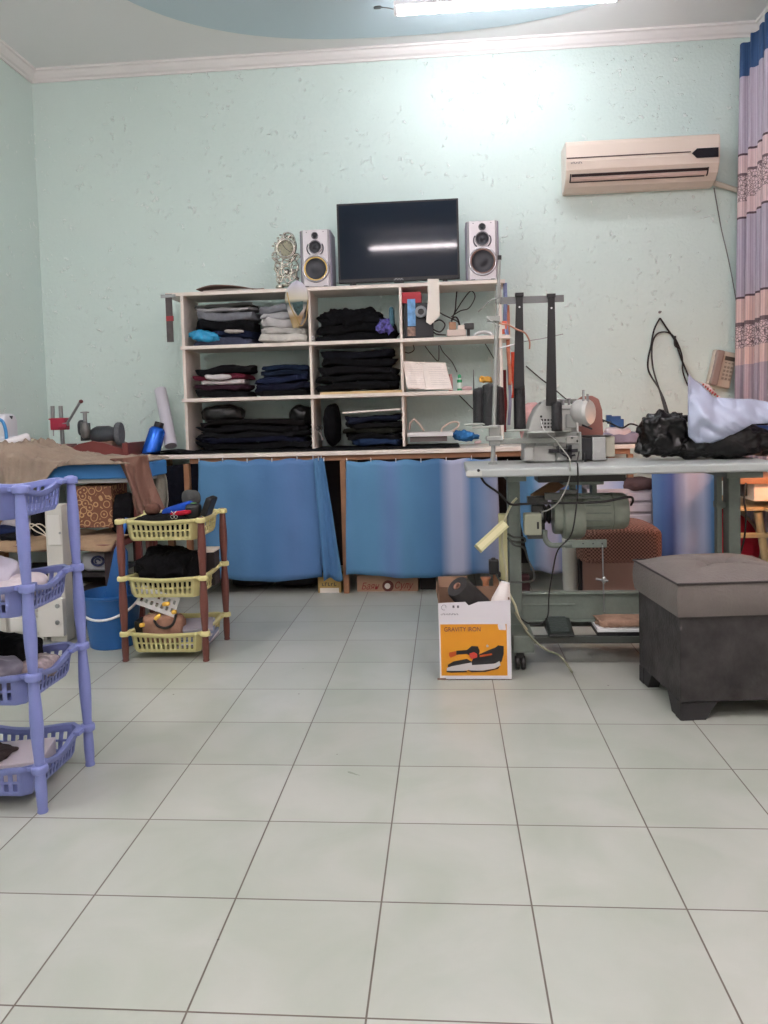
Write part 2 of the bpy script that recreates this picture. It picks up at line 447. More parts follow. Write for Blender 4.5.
hang('curtain', 'plain blue curtain under the worktop, left of the wooden post', ((198, 322), (198, 322)), 460, 580, WY - .015, 4, .012,
     [(X(195), BL), (X(270), (72, 116, 162)), (X(296), (82, 118, 166)), (X(325), BLD)], 1)
hang('curtain', 'narrow gathered blue curtain hanging just left of the wooden post', ((313, 324), (324, 343)), 459, 580, WY - .045, 2.5, .012,
     [(X(310), BL), (X(330), (62, 106, 150)), (X(345), BL)], 2)
hang('curtain', 'wide blue curtain with a pale lilac stripe, right of the wooden post', ((346, 497), (346, 502)), 460, 576, WY - .02, 5, .014,
     [(X(345), BL), (X(375), BL), (X(392), (92, 124, 170)), (X(405), BL), (X(440), (62, 108, 152)), (X(452), LIL), (X(462), LIL), (X(472), (76, 120, 166)), (X(505), LIL)], 3)
hang('curtain', 'blue and lilac curtain seen behind the sewing machine leg', ((507, 582), (531, 582)), 462, 572, WY - .02, 3, .014,
     [(X(505), BLD), (X(532), BL), (X(545), LIL), (X(556), LIL), (X(566), (78, 116, 170)), (X(584), BL)], 4)
hang('curtain', 'blue curtain with a broad lilac white stripe above the ottoman', ((652, 722), (656, 720)), 466, 622, 3.02, 3, .016,
     [(at(650, 520, 3.02).x, (88, 132, 182)), (at(662, 520, 3.02).x, (62, 98, 154)), (at(672, 520, 3.02).x, (60, 88, 150)), (at(686, 520, 3.02).x, (164, 176, 204)), (at(704, 520, 3.02).x, (160, 172, 202)), (at(712, 520, 3.02).x, (80, 124, 172)), (at(722, 520, 3.02).x, BL)], 5)

# things on the floor under the worktop
def bag_mesh(c, size, seed, amp=.018, rot=None, freq=11, e=.6, nu=44, nv=22):
    return MB().sq(c, size, e=e, nu=nu, nv=nv, amp=amp, freq=freq, seed=seed, rot=rot)
for k, (xa, xb, yt, lab) in enumerate(((228, 274, 583, 'black bag on the floor under the left blue curtain, its left bag'), (268, 320, 584, 'black bag on the floor under the left blue curtain, beside the small gold box'))):
    p0 = at(xa, 596, 3.24); p1 = at(xb, 596, 3.24); q = (p0 + p1) / 2
    tag(bag_mesh((q.x, 3.40, .095), (p1.x - p0.x + .03, .26, .17), 11 + k, .014).build('black_bag', mat('dull black sack', (20, 19, 20), rough=.55, bump=.4, bscale=20), smooth=True), lab, 'bag')
gold = mat('gold printed carton', (176, 146, 82), rough=.5, var=.08)
g = thing('small_carton', 'small gold and white carton on the floor just left of the wooden post', 'box', (at(330, 593, 3.22).x, 3.3, 0))
px(MB(), 318, 577, 341, 595, 3.20, .18).build('carton_body', gold, g, bevel=.002)
px(MB(), 320, 588, 339, 593, 3.1985, .001).build('white_strip', PAPER, g)
strokes('small_print', at(322, 586, 3.197).x, 3.1985, at(322, 586, 3.197).z, .09, .02, 5, mat('grey ink', (90, 80, 60)), g)
cart = mat('brown cardboard', (158, 126, 102), rough=.8, var=.08)
g = thing('sweets_carton', 'brown cardboard carton with red script lettering under the middle curtain', 'box', (at(388, 593, 3.22).x, 3.3, 0))
px(MB(), 357, 575, 418, 594, 3.22, .25).build('carton_body', cart, g, bevel=.002)
RED = mat('red ink', (130, 30, 28), rough=.6)
text('lettering', 'Баян', (at(361, 589.5, 3.218).x, 3.2185, at(361, 589.5, 3.218).z), .056, RED, g, shear=.35, xs=.8)
text('lettering', 'Сулу', (at(394, 588.5, 3.218).x, 3.2185, at(394, 588.5, 3.218).z), .056, RED, g, shear=.35, xs=.8)
q = at(388, 586, 3.218)
e = MB().lathe([(.034, 0), (.034, .001)], (q.x, 3.2190, q.z), (0, -1, 0)); e.build('round_emblem', mat('brown ink', (92, 40, 30)), g)
MB().lathe([(.017, 0), (.017, .001)], (q.x - .003, 3.2178, q.z), (0, -1, 0)).build('emblem_centre', PAPER, g)
tag(px(MB(), 420, 576, 436, 595, 3.26, .2).build('dark_crate', mat('dark brown crate', (34, 28, 27), rough=.7), bevel=.004), 'dark box on the floor right of the brown sweets carton', 'box')

# ------------------------------------------------------------------ open shelf unit
SY, SD = 3.40, .30
su = thing('open_shelf_unit', 'white open shelf unit standing on the back worktop, full of folded cloth', 'shelf', (.15, SY + SD / 2, WT))
TH = .022
zt = at(350, 285.5, SY).z; z2 = at(350, 340.5, SY).z; z3 = at(330, 394.5, SY).z
xtl, xtr = at(165, 294, SY).x, at(505, 281, SY).x
x2l, x2r = at(181, 346, SY).x, at(510, 334, SY).x
x3l, x3r = at(183, 401, SY).x, at(473, 390, SY).x
MB().b2((xtl, SY, zt - TH), (xtr, SY + SD, zt)).build('shelf_board', WHITE, su, bevel=.002)
MB().b2((x2l, SY - .015, z2 - TH), (x2r, SY + SD, z2)).build('shelf_board', WHITE, su, bevel=.002)
MB().b2((x3l, SY - .02, z3 - TH), (x3r, SY + SD, z3)).build('shelf_board', WHITE, su, bevel=.002)
xa = at(181, 330, SY).x + .01; xb = at(311, 370, SY).x; xc = at(402, 370, SY).x; xd = at(501, 350, SY).x
xa_, xb_, xc_, xd_ = xa, xb, xc, xd
t2 = TH
for x in (xa, xd):
    MB().b2((x - .009, SY + .004, z2), (x + .009, SY + SD, zt - TH)).build('side_panel', WHITE, su, bevel=.0015)
    MB().b2((x - .009, SY + .004, WT + .002), (x + .009, SY + SD, z2 - TH)).build('side_panel', WHITE, su, bevel=.0015)
for x in (xb, xc):
    for z0, z1 in ((z2, zt - TH), (z3, z2 - TH), (WT + .002, z3 - TH)):
        MB().b2((x - .008, SY + .004, z0), (x + .008, SY + SD - .01, z1)).build('divider', WHITE, su, bevel=.0015)

# folded garments --------------------------------------------------------
ORD = ['lowest', 'second lowest', 'third lowest', 'fourth lowest', 'fifth lowest', 'sixth lowest', 'seventh lowest', 'eighth lowest']
def stack(place, items, x0, x1, z0, z1, Y, d, seed, group, kind='folded_garment', cat='garment'):
    tot = sum(i[0] for i in items); z = z0; n = len(items)
    for k, (h, cn, col, *o) in enumerate(items):
        hh = (z1 - z0) * h / tot
        a, b_ = (o + [0, 0])[:2] if o else (0, 0)
        w = (x1 + b_) - (x0 + a); cx = (x1 + b_ + x0 + a) / 2
        lay = 2 if hh < .03 else 3
        def fn(q, hh=hh, lay=lay):
            ph = (q.z / hh + .5) * lay
            g_ = 1 - .035 * abs(math.cos(ph * PI)) ** 6
            q2 = Vector((q.x * (1 - .02 * abs(math.cos(ph * PI)) ** 6), q.y * g_, q.z))
            q2.z += .16 * hh * math.sin(q.x * 11 + seed + k) + .12 * hh * math.sin(q.x * 29 + k * 2)
            return q2
        m = cloth(cn, col)
        ob = MB().sq((cx, Y + d / 2, z + hh / 2), (w, d, hh * 1.12), e=.28, nu=48, nv=16, amp=min(.014, hh * .34), freq=10, seed=seed + k * 3, fn=fn,
                     rot=Matrix.Rotation(math.radians(random.uniform(-1.5, 1.5)), 3, 'Z')).build(kind, m, smooth=True)
        pos = 'top' if k == n - 1 else ORD[k]
        tag(ob, '%s folded garment, %s %s' % (cn, pos, place), cat, group)
        z += hh
GA = 'folded garments in the shelf unit'
sY = SY + .012
def zz(y, x=250): return at(x, y, SY).z
top1 = z2 + .002
stack('in the left pile of the top left bay', [(13, 'slate blue', (86, 92, 116)), (15, 'dark navy', (32, 42, 72)), (22, 'black', (19, 20, 27)), (18, 'mid grey', (112, 114, 120), .01, .01), (8, 'pale grey', (146, 146, 148)), (7, 'olive grey', (84, 86, 84), .02, -.01)],
      at(190, 330, SY).x, at(254, 330, SY).x, top1, zz(303, 220), sY, .26, 1, GA)
stack('in the right pile of the top left bay', [(16, 'cream white', (192, 190, 184)), (13, 'off white', (182, 180, 176)), (17, 'light grey white', (180, 178, 178)), (12, 'greyish white', (160, 160, 162)), (14, 'pale grey blue', (128, 130, 136), .01)],
      at(256, 330, SY).x, xb - .012, top1, zz(303, 280), sY, .26, 2, GA)
p = at(203, 335, SY - .01)
tag(bag_mesh((p.x, SY + .03, p.z - .003), (.21, .12, .066), 5, .022, rot=Matrix.Rotation(.06, 3, 'Y'), e=.8, freq=16).build('turquoise_bag', mat('bright turquoise film', (44, 148, 196), rough=.25, bump=.5, bscale=30), smooth=True), 'bright turquoise plastic bag stuffed in the left pile of the top left bay', 'bag')
p = at(233, 332, SY - .01)
tag(bag_mesh((p.x, SY + .01, p.z + .004), (.14, .05, .02), 6, .006).build('pale_cloth_strip', cloth('pale beige', (178, 172, 168)), smooth=True), 'pale strip of cloth beside the turquoise bag in the top left bay', 'cloth')
# second row
r2 = z3 + .002
stack('in the left pile of the middle left bay', [(14, 'black', (19, 20, 27)), (9, 'dark plum', (60, 34, 48)), (8, 'white', (196, 190, 190), .03, -.02), (10, 'maroon', (110, 38, 56)), (14, 'very dark', (22, 22, 26))],
      at(191, 385, SY).x, at(248, 385, SY).x, r2, at(215, 366, SY).z, sY, .25, 3, GA)
p = at(217, 377, SY - .01)
tag(bag_mesh((p.x, SY + .03, p.z), (.17, .08, .035), 8, .009).build('white_shirt', cloth('white', (200, 198, 202)), smooth=True), 'crumpled white cloth on the pile at the left of the middle left bay', 'cloth')
stack('in the blue pile of the middle left bay', [(10, 'black', (19, 20, 27)), (12, 'midnight blue', (24, 28, 50)), (11, 'dark navy', (32, 42, 72)), (8, 'ink blue', (28, 40, 62), .03), (8, 'deep blue', (30, 46, 72), .05)],
      at(250, 385, SY).x, xb - .012, r2, at(285, 365, SY).z, sY, .25, 4, GA)
# third row left
r3 = WT + .014
stack('in the pile filling the bottom left bay', [(14, 'black', (19, 20, 27), -.02), (12, 'midnight blue', (24, 28, 50)), (12, 'dark grey', (26, 27, 30)), (14, 'very dark', (22, 22, 26)), (12, 'black brown', (24, 21, 22))],
      at(192, 430, SY).x, xb - .012, r3, at(250, 420, SY).z, sY - .015, .27, 5, GA)
for k, (a, b_, y0, y1, lab) in enumerate(((196, 240, 403, 425, 'glossy black plastic bag on the left of the cloth pile in the bottom left bay'), (284, 311, 405, 425, 'glossy black plastic bag on the right of the cloth pile in the bottom left bay'))):
    p = at((a + b_) / 2, (y0 + y1) / 2, SY); w = at(b_, y0, SY).x - at(a, y0, SY).x
    tag(bag_mesh((p.x, SY + .13, p.z - .005), (w, .2, .12), 21 + k, .016).build('black_plastic_bag', BAGBLK, smooth=True), lab, 'bag')
# middle column
stack('in the pile of the top middle bay', [(12, 'black', (19, 20, 27)), (14, 'jet black', (15, 16, 19), .01, -.01), (12, 'coal black', (18, 19, 23), .03, -.05)],
      xb + .012, xc - .012, top1, at(350, 316, SY).z, sY + .02, .24, 6, GA)
p = at(345, 316, SY)
tag(MB().sq((p.x + .02, SY + .14, p.z), (.42, .22, .12), e=.8, nu=80, nv=36, amp=.030, freq=13, seed=9).build('black_jacket', DARK, smooth=True), 'crumpled black jacket heaped on the pile in the top middle bay', 'garment')
p = at(384, 326, SY)
tag(bag_mesh((p.x, SY + .05, p.z + .005), (.11, .08, .10), 31, .032, freq=20).build('purple_patterned_scarf', mat('purple patterned cloth', (84, 78, 150), rough=.6, var=.9, vscale=60), smooth=True), 'purple and white patterned cloth at the right of the top middle bay', 'cloth')
p = at(391, 316, SY)
tag(MB().sq((p.x, SY + .1, p.z), (.03, .16, .14), e=.5, amp=.006, seed=3).build('blue_folder', mat('teal blue cover', (60, 104, 120), rough=.5), smooth=True), 'teal blue folder standing against the divider in the top middle bay', 'folder')
stack('in the pile of the centre bay', [(14, 'black', (19, 20, 27)), (13, 'jet black', (15, 16, 19)), (14, 'very dark', (22, 22, 26), .01, .0), (13, 'coal black', (18, 19, 23), .01, -.01), (14, 'midnight black', (20, 22, 30), .02, -.02)],
      xb + .014, xc - .012, z3 + .026, at(355, 350, SY).z, sY + .005, .26, 7, GA)
tag(px(MB(), 320, 391, 402, 394.5, SY - .018, .05).build('wooden_ruler', PALEWOOD, bevel=.001), 'long pale wooden ruler lying at the front of the middle centre bay', 'ruler')
stack('in the pile of the bottom centre bay', [(10, 'blue patterned', (44, 66, 104), .03), (9, 'black', (19, 20, 27)), (8, 'olive black', (38, 40, 34), -.0), (9, 'dark grey', (26, 27, 30), .0, .01), (9, 'navy', (26, 34, 62), .01, .0)],
      at(342, 425, SY).x, xc - .01, r3, at(370, 416, SY).z, sY, .26, 8, GA)
p = at(371, 411, SY)
tag(MB().box((p.x, SY + .13, p.z), (.36, .22, .012), Euler((0, math.radians(-2), 0))).build('white_notebook', PAPER, bevel=.002), 'white notebook on top of the pile in the bottom centre bay', 'notebook')
tag(MB().sq((at(329, 425, SY).x, SY + .15, .99), (.1, .24, .27), e=.7, amp=.014, seed=12, nu=40, nv=20).build('black_garment_bag', DARK, smooth=True), 'black bundle standing at the left of the bottom centre bay', 'bundle')
sc = thing('scissors', 'pair of dark scissors hanging at the left of the bottom centre bay', 'scissors', at(322, 438, SY))
a = at(319, 428, SY - .03)
for s_ in (-1, 1):
    c_ = a + Vector((.010 * s_, 0, 0))
    MB().tube([c_ + Vector((.010 * math.cos(k), 0, .013 * math.sin(k))) for k in [i * PI / 4 for i in range(8)]], .0025, close=True).build('handle', BLACK, sc, smooth=True)
    MB().tube([c_ + Vector((0, 0, -.012)), a + Vector((-.006 * s_ + .02, 0, -.075))], .0025, smooth=0).build('blade', CHROME, sc)

# right column -------------------------------------------------------------
g = thing('storage_box', 'tall black box with red top and blue picture in the top right bay', 'box', (at(425, 340, SY).x, SY + .12, z2))
px(MB(), 404, 303, 433, 337, SY + .04, .18).build('box_body', mat('dark box', (30, 32, 38), rough=.5), g, bevel=.002)
px(MB(), 402, 292, 421, 303, SY + .036, .18).build('red_lid', mat('red lid', (176, 34, 50), rough=.5), g, bevel=.002)
px(MB(), 407.5, 299, 415.5, 326, SY + .032, .003).build('blue_picture', mat('blue print', (104, 156, 206), rough=.5, var=.3, vscale=30), g)
px(MB(), 407.5, 327, 415.5, 336, SY + .032, .003).build('brown_picture', mat('brown print', (132, 104, 90), rough=.5, var=.6, vscale=60), g)
p = at(421, 312, SY + .03)
g = thing('tape_roll', 'grey ring shaped roll in front of the black box in the top right bay', 'roll', p)
MB().lathe([(.019, -.012), (.033, -.012), (.036, -.008), (.036, .010), (.033, .012), (.019, .012), (.019, -.012)], (p.x, SY + .02, p.z), (0, -1, 0), cap=False).build('ring_body', mat('grey ring', (130, 134, 138), rough=.4), g, smooth=True, autos=40)
MB().lathe([(.019, -.004), (.019, .004)], (p.x, SY + .02, p.z), (0, -1, 0)).build('core', BLACK, g)
# white paper pattern hanging from the top board like a tie
def at_sy(x, y): q = at(x, y, SY - .006); return (q.x, q.z)
tag(MB().prism([at_sy(x, y) for x, y in ((427.5, 279), (439, 279), (440, 316), (430.5, 325), (426, 322), (428, 300))], 1, SY - .008, SY - .0045).build('tie_pattern', PAPER), 'white tie shaped paper pattern hanging over the top shelf edge', 'pattern')
# small boxes
g = thing('small_box_stack', 'pale carton lying flat at the front of the top right bay', 'box', at(457, 335, SY))
px(MB(), 447, 329.5, 466, 335.8, SY + .01, .08).build('carton_body', mat('pale pink card', (206, 190, 180), rough=.7), g, bevel=.001)
tag(px(MB(), 449, 322, 456, 329.5, SY + .03, .05).build('brown_box', mat('brown card', (160, 122, 96), rough=.7), bevel=.001), 'small brown box on top of the pale carton in the top right bay', 'box')
tag(px(MB(), 458, 325, 464.5, 329.5, SY + .02, .05).build('white_box', mat('cream card', (226, 214, 202), rough=.7), bevel=.001), 'tiny cream box beside the small brown box in the top right bay', 'box')
tag(px(MB(), 464, 323, 474, 329, SY + .06, .05).build('black_adapter', BLACK, bevel=.003), 'black power adapter behind the pale carton in the top right bay', 'adapter')
tag(px(MB(), 467, 329, 470, 335.5, SY + .07, .04).build('adapter_block', BLACK, bevel=.001), 'narrow black block under the power adapter in the top right bay', 'adapter')
p = at(484, 335, SY)
def arc(u, v):
    a = PI * u; r = .045 - .012 * v
    return Vector((p.x + r * math.cos(a) * 1.25, SY + .04 + .02 * v, z2 + .003 + r * math.sin(a) * .62))
tag(MB().grid(lambda u, v: arc(u, v), 20, 3).build('white_curved_ruler', WPLAST, solid=.012, smooth=True), 'white curved plastic piece at the right end of the top right bay', 'tool')
def cord(name, pts, r, label, m=BLKCORD, cat='cord', Y=None, group=None):
    P = [at(*q) if len(q) == 3 else at(q[0], q[1], Y) for q in pts]
    return tag(MB().tube(P, r, seg=8, smooth=5).build(name, m, smooth=True), label, cat, group)
cord('black_cable', [(451, 321), (455, 311), (456, 300), (457, 290)], .004, 'straight black cable rising to the top board of the top right bay', Y=3.66)
cord('black_cable', [(451, 317), (460, 311), (469, 308), (475, 297), (471, 291), (463, 300), (453, 316)], .0035, 'looped black cable on the wall in the top right bay', Y=3.67)
cord('black_cable', [(434, 309), (442, 314), (450, 318), (458, 322), (459, 328)], .004, 'black cable curving beside the tie pattern in the top right bay', Y=3.64)
cord('black_cable', [(434, 322), (440, 320), (445, 325), (440, 332), (432, 329), (436, 334), (446, 335)], .004, 'coiled black cable at the foot of the black box in the top right bay', Y=3.5)
cord('black_cable', [(452, 333), (451, 325), (453, 318), (457, 318), (460, 326), (461, 333)], .005, 'thick black cable bunch behind the small brown box', Y=3.56)
cord('black_cable', [(425, 346), (431, 354), (438, 361), (439, 352), (439, 344), (443, 352), (452, 362), (457, 372)], .003, 'black cable with a loop on the wall above the open book', Y=3.71)
cord('black_cable', [(413, 344), (414, 350), (409, 353), (405, 352)], .003, 'short black cable hanging at the left above the open book', Y=3.6)
cord('black_cable', [(484, 342), (489, 350), (494, 359)], .003, 'short black cable on the wall above the black thread cone', Y=3.71)
cord('black_cable', [(459, 395), (466, 402), (474, 410), (482, 416)], .0035, 'black cable on the wall below the open book shelf', Y=3.7)
# open book leaning on shelf
bk = thing('open_book', 'open white notebook leaning back on the shelf in the middle right bay', 'book', (at(428, 390, SY).x, SY, z3))
def leaf(pts, name, off):
    P = [at(x, y, SY + (.0 if y > 380 else .05) + off) for x, y in pts]
    mb = MB(); th_ = Vector((0, .012, .004))
    a = [mb.bm.verts.new(v) for v in P]; b_ = [mb.bm.verts.new(v + th_) for v in P]
    n = len(P); mb.bm.faces.new(a); mb.bm.faces.new(b_[::-1])
    for i in range(n): mb.bm.faces.new((a[i], b_[i], b_[(i + 1) % n], a[(i + 1) % n]))
    return mb.build(name, mat('ruled paper', (246, 236, 228), rough=.8, var=.03, vscale=50), bk)
leaf([(402.5, 361), (410, 361.5), (418, 363), (422.5, 366), (425.5, 389.5), (418, 388), (407, 387)], 'left_page', .0)
leaf([(423, 366), (430, 363.5), (438, 363), (445, 364), (452, 388), (440, 389), (426, 389.8)], 'right_page', .0)
leaf([(402, 362), (445.5, 363), (452.5, 390), (408, 389)], 'cover', .014)
ln = MB()
for i in range(9):
    for (xa_l, xb_l) in ((406, 421), (427, 445)):
        y = 367 + i * 2.2; sl = (y - 363) * .22
        A = at(xa_l + sl, y, SY + .046 - .05 * (y - 363) / 27 - .002); B = at(xb_l + sl * .9 - (4 if i % 3 == 0 else 0), y + .3, SY + .046 - .05 * (y - 363) / 27 - .002)
        ln.tube([A, B], .0006, seg=4, smooth=0)
ln.build('handwritten_lines', mat('grey writing', (168, 158, 160)), bk)
g = thing('glue_bottle', 'small green and white glue bottle standing right of the open book', 'bottle', (at(460, 388, SY).x, SY + .05, z3))
bx = at(459.5, 380, SY + .05)
h = at(459.5, 368, SY + .05).z
MB().lathe([(.014, 0), (.015, .004), (.015, .07), (.011, .078)], (bx.x, SY + .05, z3), seg=20).build('bottle_body', mat('white green label', (214, 228, 220), rough=.4), g, smooth=True, autos=40)
MB().lathe([(.0153, .05), (.0153, .068)], (bx.x, SY + .05, z3), seg=20).build('green_label', mat('green label', (44, 160, 104), rough=.4), g, smooth=True, autos=40)
MB().lathe([(.0153, .002), (.0153, .014)], (bx.x, SY + .05, z3), seg=20).build('green_band', MATS['green label'], g, smooth=True, autos=40)
MB().lathe([(.010, .078), (.010, .094), (.006, .1)], (bx.x, SY + .05, z3), seg=16).build('green_cap', mat('green cap', (48, 170, 110), rough=.4), g, smooth=True, autos=40)
p = at(450.5, 380, SY + .1)
tag(MB().lathe([(.012, 0), (.014, .01), (.014, .08), (.010, .09), (.010, .105)], (p.x, SY + .1, z3), seg=16).build('pink_bottle', mat('pale pink plastic', (212, 150, 150), rough=.4), smooth=True), 'small pink bottle between the open book and the green bottle', 'bottle')
p = at(467, 387, SY)
tag(MB().sq((p.x, SY + .05, z3 + .014), (.065, .04, .026), e=.8).build('pink_soap', mat('pink chalk', (206, 176, 178), rough=.6), smooth=True), 'rounded pink lump right of the green bottle on the shelf', 'chalk')
# bottom right bay: white board, tape loops, blue cloth
BRY = SY + .02
g = thing('white_tray', 'white flat tray holding strips at the bottom right bay', 'tray', (at(430, 438, BRY).x, BRY + .1, WT))
px(MB(), 407, 432, 453, 436.5, BRY, .2).build('tray_board', WPLAST, g, bevel=.002)
px(MB(), 410, 436.5, 447, 441.5, BRY + .02, .16).build('tray_foot', mat('grey card', (120, 112, 110)), g, bevel=.002)  # plain grey card under the tray board
def loop(cx, cy, rx, rz, tilt, name, label, m):
    c = at(cx, cy, BRY + .06)
    mb = MB()
    def P(u, v):
        a = 2 * PI * u; x = rx * math.cos(a); z = rz * math.sin(a)
        return Vector((c.x + x * math.cos(tilt) - z * math.sin(tilt), BRY + .03 + .05 * v, c.z + x * math.sin(tilt) + z * math.cos(tilt)))
    mb.grid(P, 28, 2, closeu=True)
    return tag(mb.build(name, m, solid=.011, smooth=True), label, 'tape')
BEI = mat('cream elastic', (214, 196, 182), rough=.7)
loop(450, 427.5, .058, .026, .45, 'elastic_loop', 'cream elastic loop at the right end of the white tray', BEI)
cm = [(409, 430), (410, 423), (414, 419), (419, 424), (424, 431)]
mb = MB(); Pq = [at(x, y, BRY + .04) for x, y in cm]
mb.grid(lambda u, v: (lambda i, f: Pq[i].lerp(Pq[i + 1], f))(min(3, int(u * 4)), u * 4 - min(3, int(u * 4))) + Vector((0, .05 * v, 0)), 16, 2)
tag(mb.build('elastic_strip', BEI, solid=.011, smooth=True), 'cream elastic strip arched at the left end of the white tray', 'tape')
p = at(465, 434, BRY)
tag(bag_mesh((p.x, BRY + .05, p.z - .012), (.17, .12, .05), 41, .022, rot=Matrix.Rotation(.15, 3, 'Y'), freq=18).build('blue_cloth_scrap', cloth('bright blue', (54, 112, 168)), smooth=True), 'bright blue cloth scrap on the worktop right of the white tray', 'cloth')
p = at(478, 437, BRY)
tag(bag_mesh((p.x, BRY + .03, WT + .022), (.05, .05, .02), 42, .006).build('white_cloth_scrap', cloth('pale pink', (214, 190, 190)), smooth=True), 'small pinkish scrap beside the blue cloth on the worktop', 'cloth')

# top of the shelf unit ------------------------------------------------------
def speaker(x0, x1, y0, y1, side, label, ringcol, Yf):
    zb = zt; p0, p1 = at(x0, (y0 + y1) / 2, Yf), at(x1, (y0 + y1) / 2, Yf)
    ztop = at((x0 + x1) / 2, y0, Yf).z; w = p1.x - p0.x; cx = (p0.x + p1.x) / 2; hh = ztop - zb
    t = thing('bookshelf_speaker', label, 'speaker', (cx, Yf + .1, zb))
    SIL = mat('silver speaker paint', (184, 181, 184), rough=.35, metal=.35)
    SID = mat('grey speaker side', (128, 124, 138), rough=.5)
    MB().b2((cx - w / 2, Yf + .012, zb), (cx + w / 2, Yf + .2, ztop)).build('cabinet', SID, t, bevel=.004)
    MB().prism([(cx - w / 2, Yf + .02), (cx - w / 2 + .02, Yf), (cx + w / 2 - .02, Yf), (cx + w / 2, Yf + .02)], 2, zb + .004, ztop + .002).build('front_panel', SIL, t, bevel=.002)
    cone = mat('black speaker cone', (34, 36, 44), rough=.45)
    chrome = mat('silver rim', (196, 194, 198), rough=.25, metal=.7)
    for nm, r, zc, rc in (('woofer', .072 * w / .19, zb + hh * .32, ringcol), ('midrange', .037 * w / .19, zb + hh * .70, None), ('tweeter', .019 * w / .19, zb + hh * .90, None)):
        c = Vector((cx, Yf, zc))
        wf = MB().lathe([(r, 0), (r * 1.16, 0), (r * 1.14, .010), (r * 1.03, .014), (r, .008)], c, (0, -1, 0), 40, cap=False).build(nm, chrome, t, smooth=True)
        MB().lathe([(r, .007), (r * .9, .004), (r * .45, -.006), (r * .3, .002), (r * .05, .006), (0.0005, .006)], c + Vector((0, -.004, 0)), (0, -1, 0), 40, cap=False).build('cone', cone, wf, smooth=True) if False else None
        cc = MB().lathe([(r, .007), (r * .92, .010), (r * .86, .005), (r * .45, .001), (r * .3, .006), (r * .05, .009), (.0003, .009)], c, (0, -1, 0), 40, cap=False)
        o = cc.build('cone', cone, t, smooth=True); o.parent = wf; o.matrix_parent_inverse = wf.matrix_parent_inverse @ Matrix.Identity(4); o.matrix_parent_inverse = Matrix.Identity(4)
        if rc:
            o = MB().lathe([(r * .88, .008), (r * .97, .012), (r * .99, .009)], c, (0, -1, 0), 40, cap=False).build('surround_ring', mat('ring ' + str(rc), rc, rough=.3, metal=.6), t, smooth=True)
    # crescent guards beside the midrange
    for s_ in (-1, 1):
        MB().tube([Vector((cx + s_ * .05 * w / .19 * math.cos(a), Yf - .003, zb + hh * .68 + .046 * w / .19 * math.sin(a))) for a in [-.9 + .25 * i for i in range(7)]], .004).build('crescent_trim', mat('dark trim', (70, 70, 78), rough=.4), t, smooth=True)
    for s_ in (-1, 1):
        MB().lathe([(.003, 0), (.003, .003)], (cx + s_ * w * .27, Yf, ztop - .012), (0, -1, 0), 10).build('screw', BLACK, t)
        MB().b2((cx + s_ * w * .3 - .012, Yf - .002, zb + .004), (cx + s_ * w * .3 + .012, Yf + .001, zb + .008)).build('foot_mark', BLACK, t)
    return t
speaker(300, 331, 230, 283, 1, 'silver three-way speaker with a gold ringed woofer, left of the television', (190, 160, 90), SY + .01)
speaker(466, 499, 221, 278, -1, 'silver three-way speaker right of the television, with a brown ringed woofer', (110, 84, 76), SY + .01)

TY = SY + .06
scr = mat('dark glossy screen', (26, 35, 46), rough=.05); scr.node_tree.nodes['Principled BSDF'].inputs['Specular IOR Level'].default_value = .12
tv = thing('television', 'black flat screen television on top of the shelf unit between two speakers', 'television', (at(398, 280, TY).x, TY, zt))
pa, pb = at(337.5, 243, TY), at(459, 238, TY); ztv0 = at(398, 281, TY).z; ztv1 = at(398, 201, TY).z
MB().b2((pa.x, TY, ztv0), (pb.x, TY + .035, ztv1)).build('casing', mat('satin black bezel', (14, 15, 18), rough=.5), tv, bevel=.003)
MB().b2((pa.x + .012, TY - .0015, ztv0 + .022), (pb.x - .012, TY + .002, ztv1 - .012)).build('screen', mat('dark glossy screen', (26, 34, 44), rough=.07), tv)
MB().b2((pa.x + .1, TY + .03, ztv0 + .06), (pb.x - .1, TY + .075, ztv1 - .12)).build('back_housing', BLACK, tv, bevel=.01)
for xq in (pa.x + .09, pb.x - .09):
    mb = MB(); mb.box((xq, TY + .02, (ztv0 + zt) / 2 + .004), (.03, .03, ztv0 - zt + .012)); mb.box((xq, TY + .03, zt + .005), (.03, .17, .01)); mb.build('stand_foot', BLACK, tv, bevel=.002)
q = at(398, 277.5, TY)
strokes('maker_mark', (pa.x + pb.x) / 2 - .03, TY - .0005, ztv0 + .007, .06, .009, 7, mat('silver print', (190, 190, 195), rough=.4), tv)
MB().b2(((pa.x + pb.x) / 2 - .03, TY, ztv0 - .008), ((pa.x + pb.x) / 2 + .03, TY + .02, ztv0 + .002)).build('sensor', BLACK, tv, bevel=.002)

# ornate clock
SILV = mat('aged silver casting', (176, 172, 162), rough=.22, metal=.95, var=.4, vscale=60)
CY = SY + .08
ck = thing('ornate_clock', 'ornate silver mantel clock with a scrolled openwork case, left of the left speaker', 'clock', (at(285, 285, CY).x, CY, zt))
def c_(x, y, dy=0): return at(x, y, CY + dy)
d0 = c_(286, 249)
fr = MB()
for k in range(2):
    fr.tube([d0 + Vector(((.058 - .006 * k) * math.cos(a), -.012 - .004 * k, (.058 - .006 * k) * math.sin(a))) for a in [i * 2 * PI / 20 for i in range(20)]], .006, close=True)
fr.build('dial_rim', SILV, ck, smooth=True)
MB().lathe([(.05, 0), (.05, .01)], d0 + Vector((0, 0, 0)), (0, -1, 0), 32).build('dial', mat('cream dial', (150, 150, 126), rough=.5, var=.1, vscale=60), ck)
hd = MB(); hd.tube([d0 + Vector((0, -.013, 0)), d0 + Vector((-.018, -.013, .026))], .002, smooth=0); hd.tube([d0 + Vector((0, -.013, 0)), d0 + Vector((.028, -.013, -.022))], .0016, smooth=0)
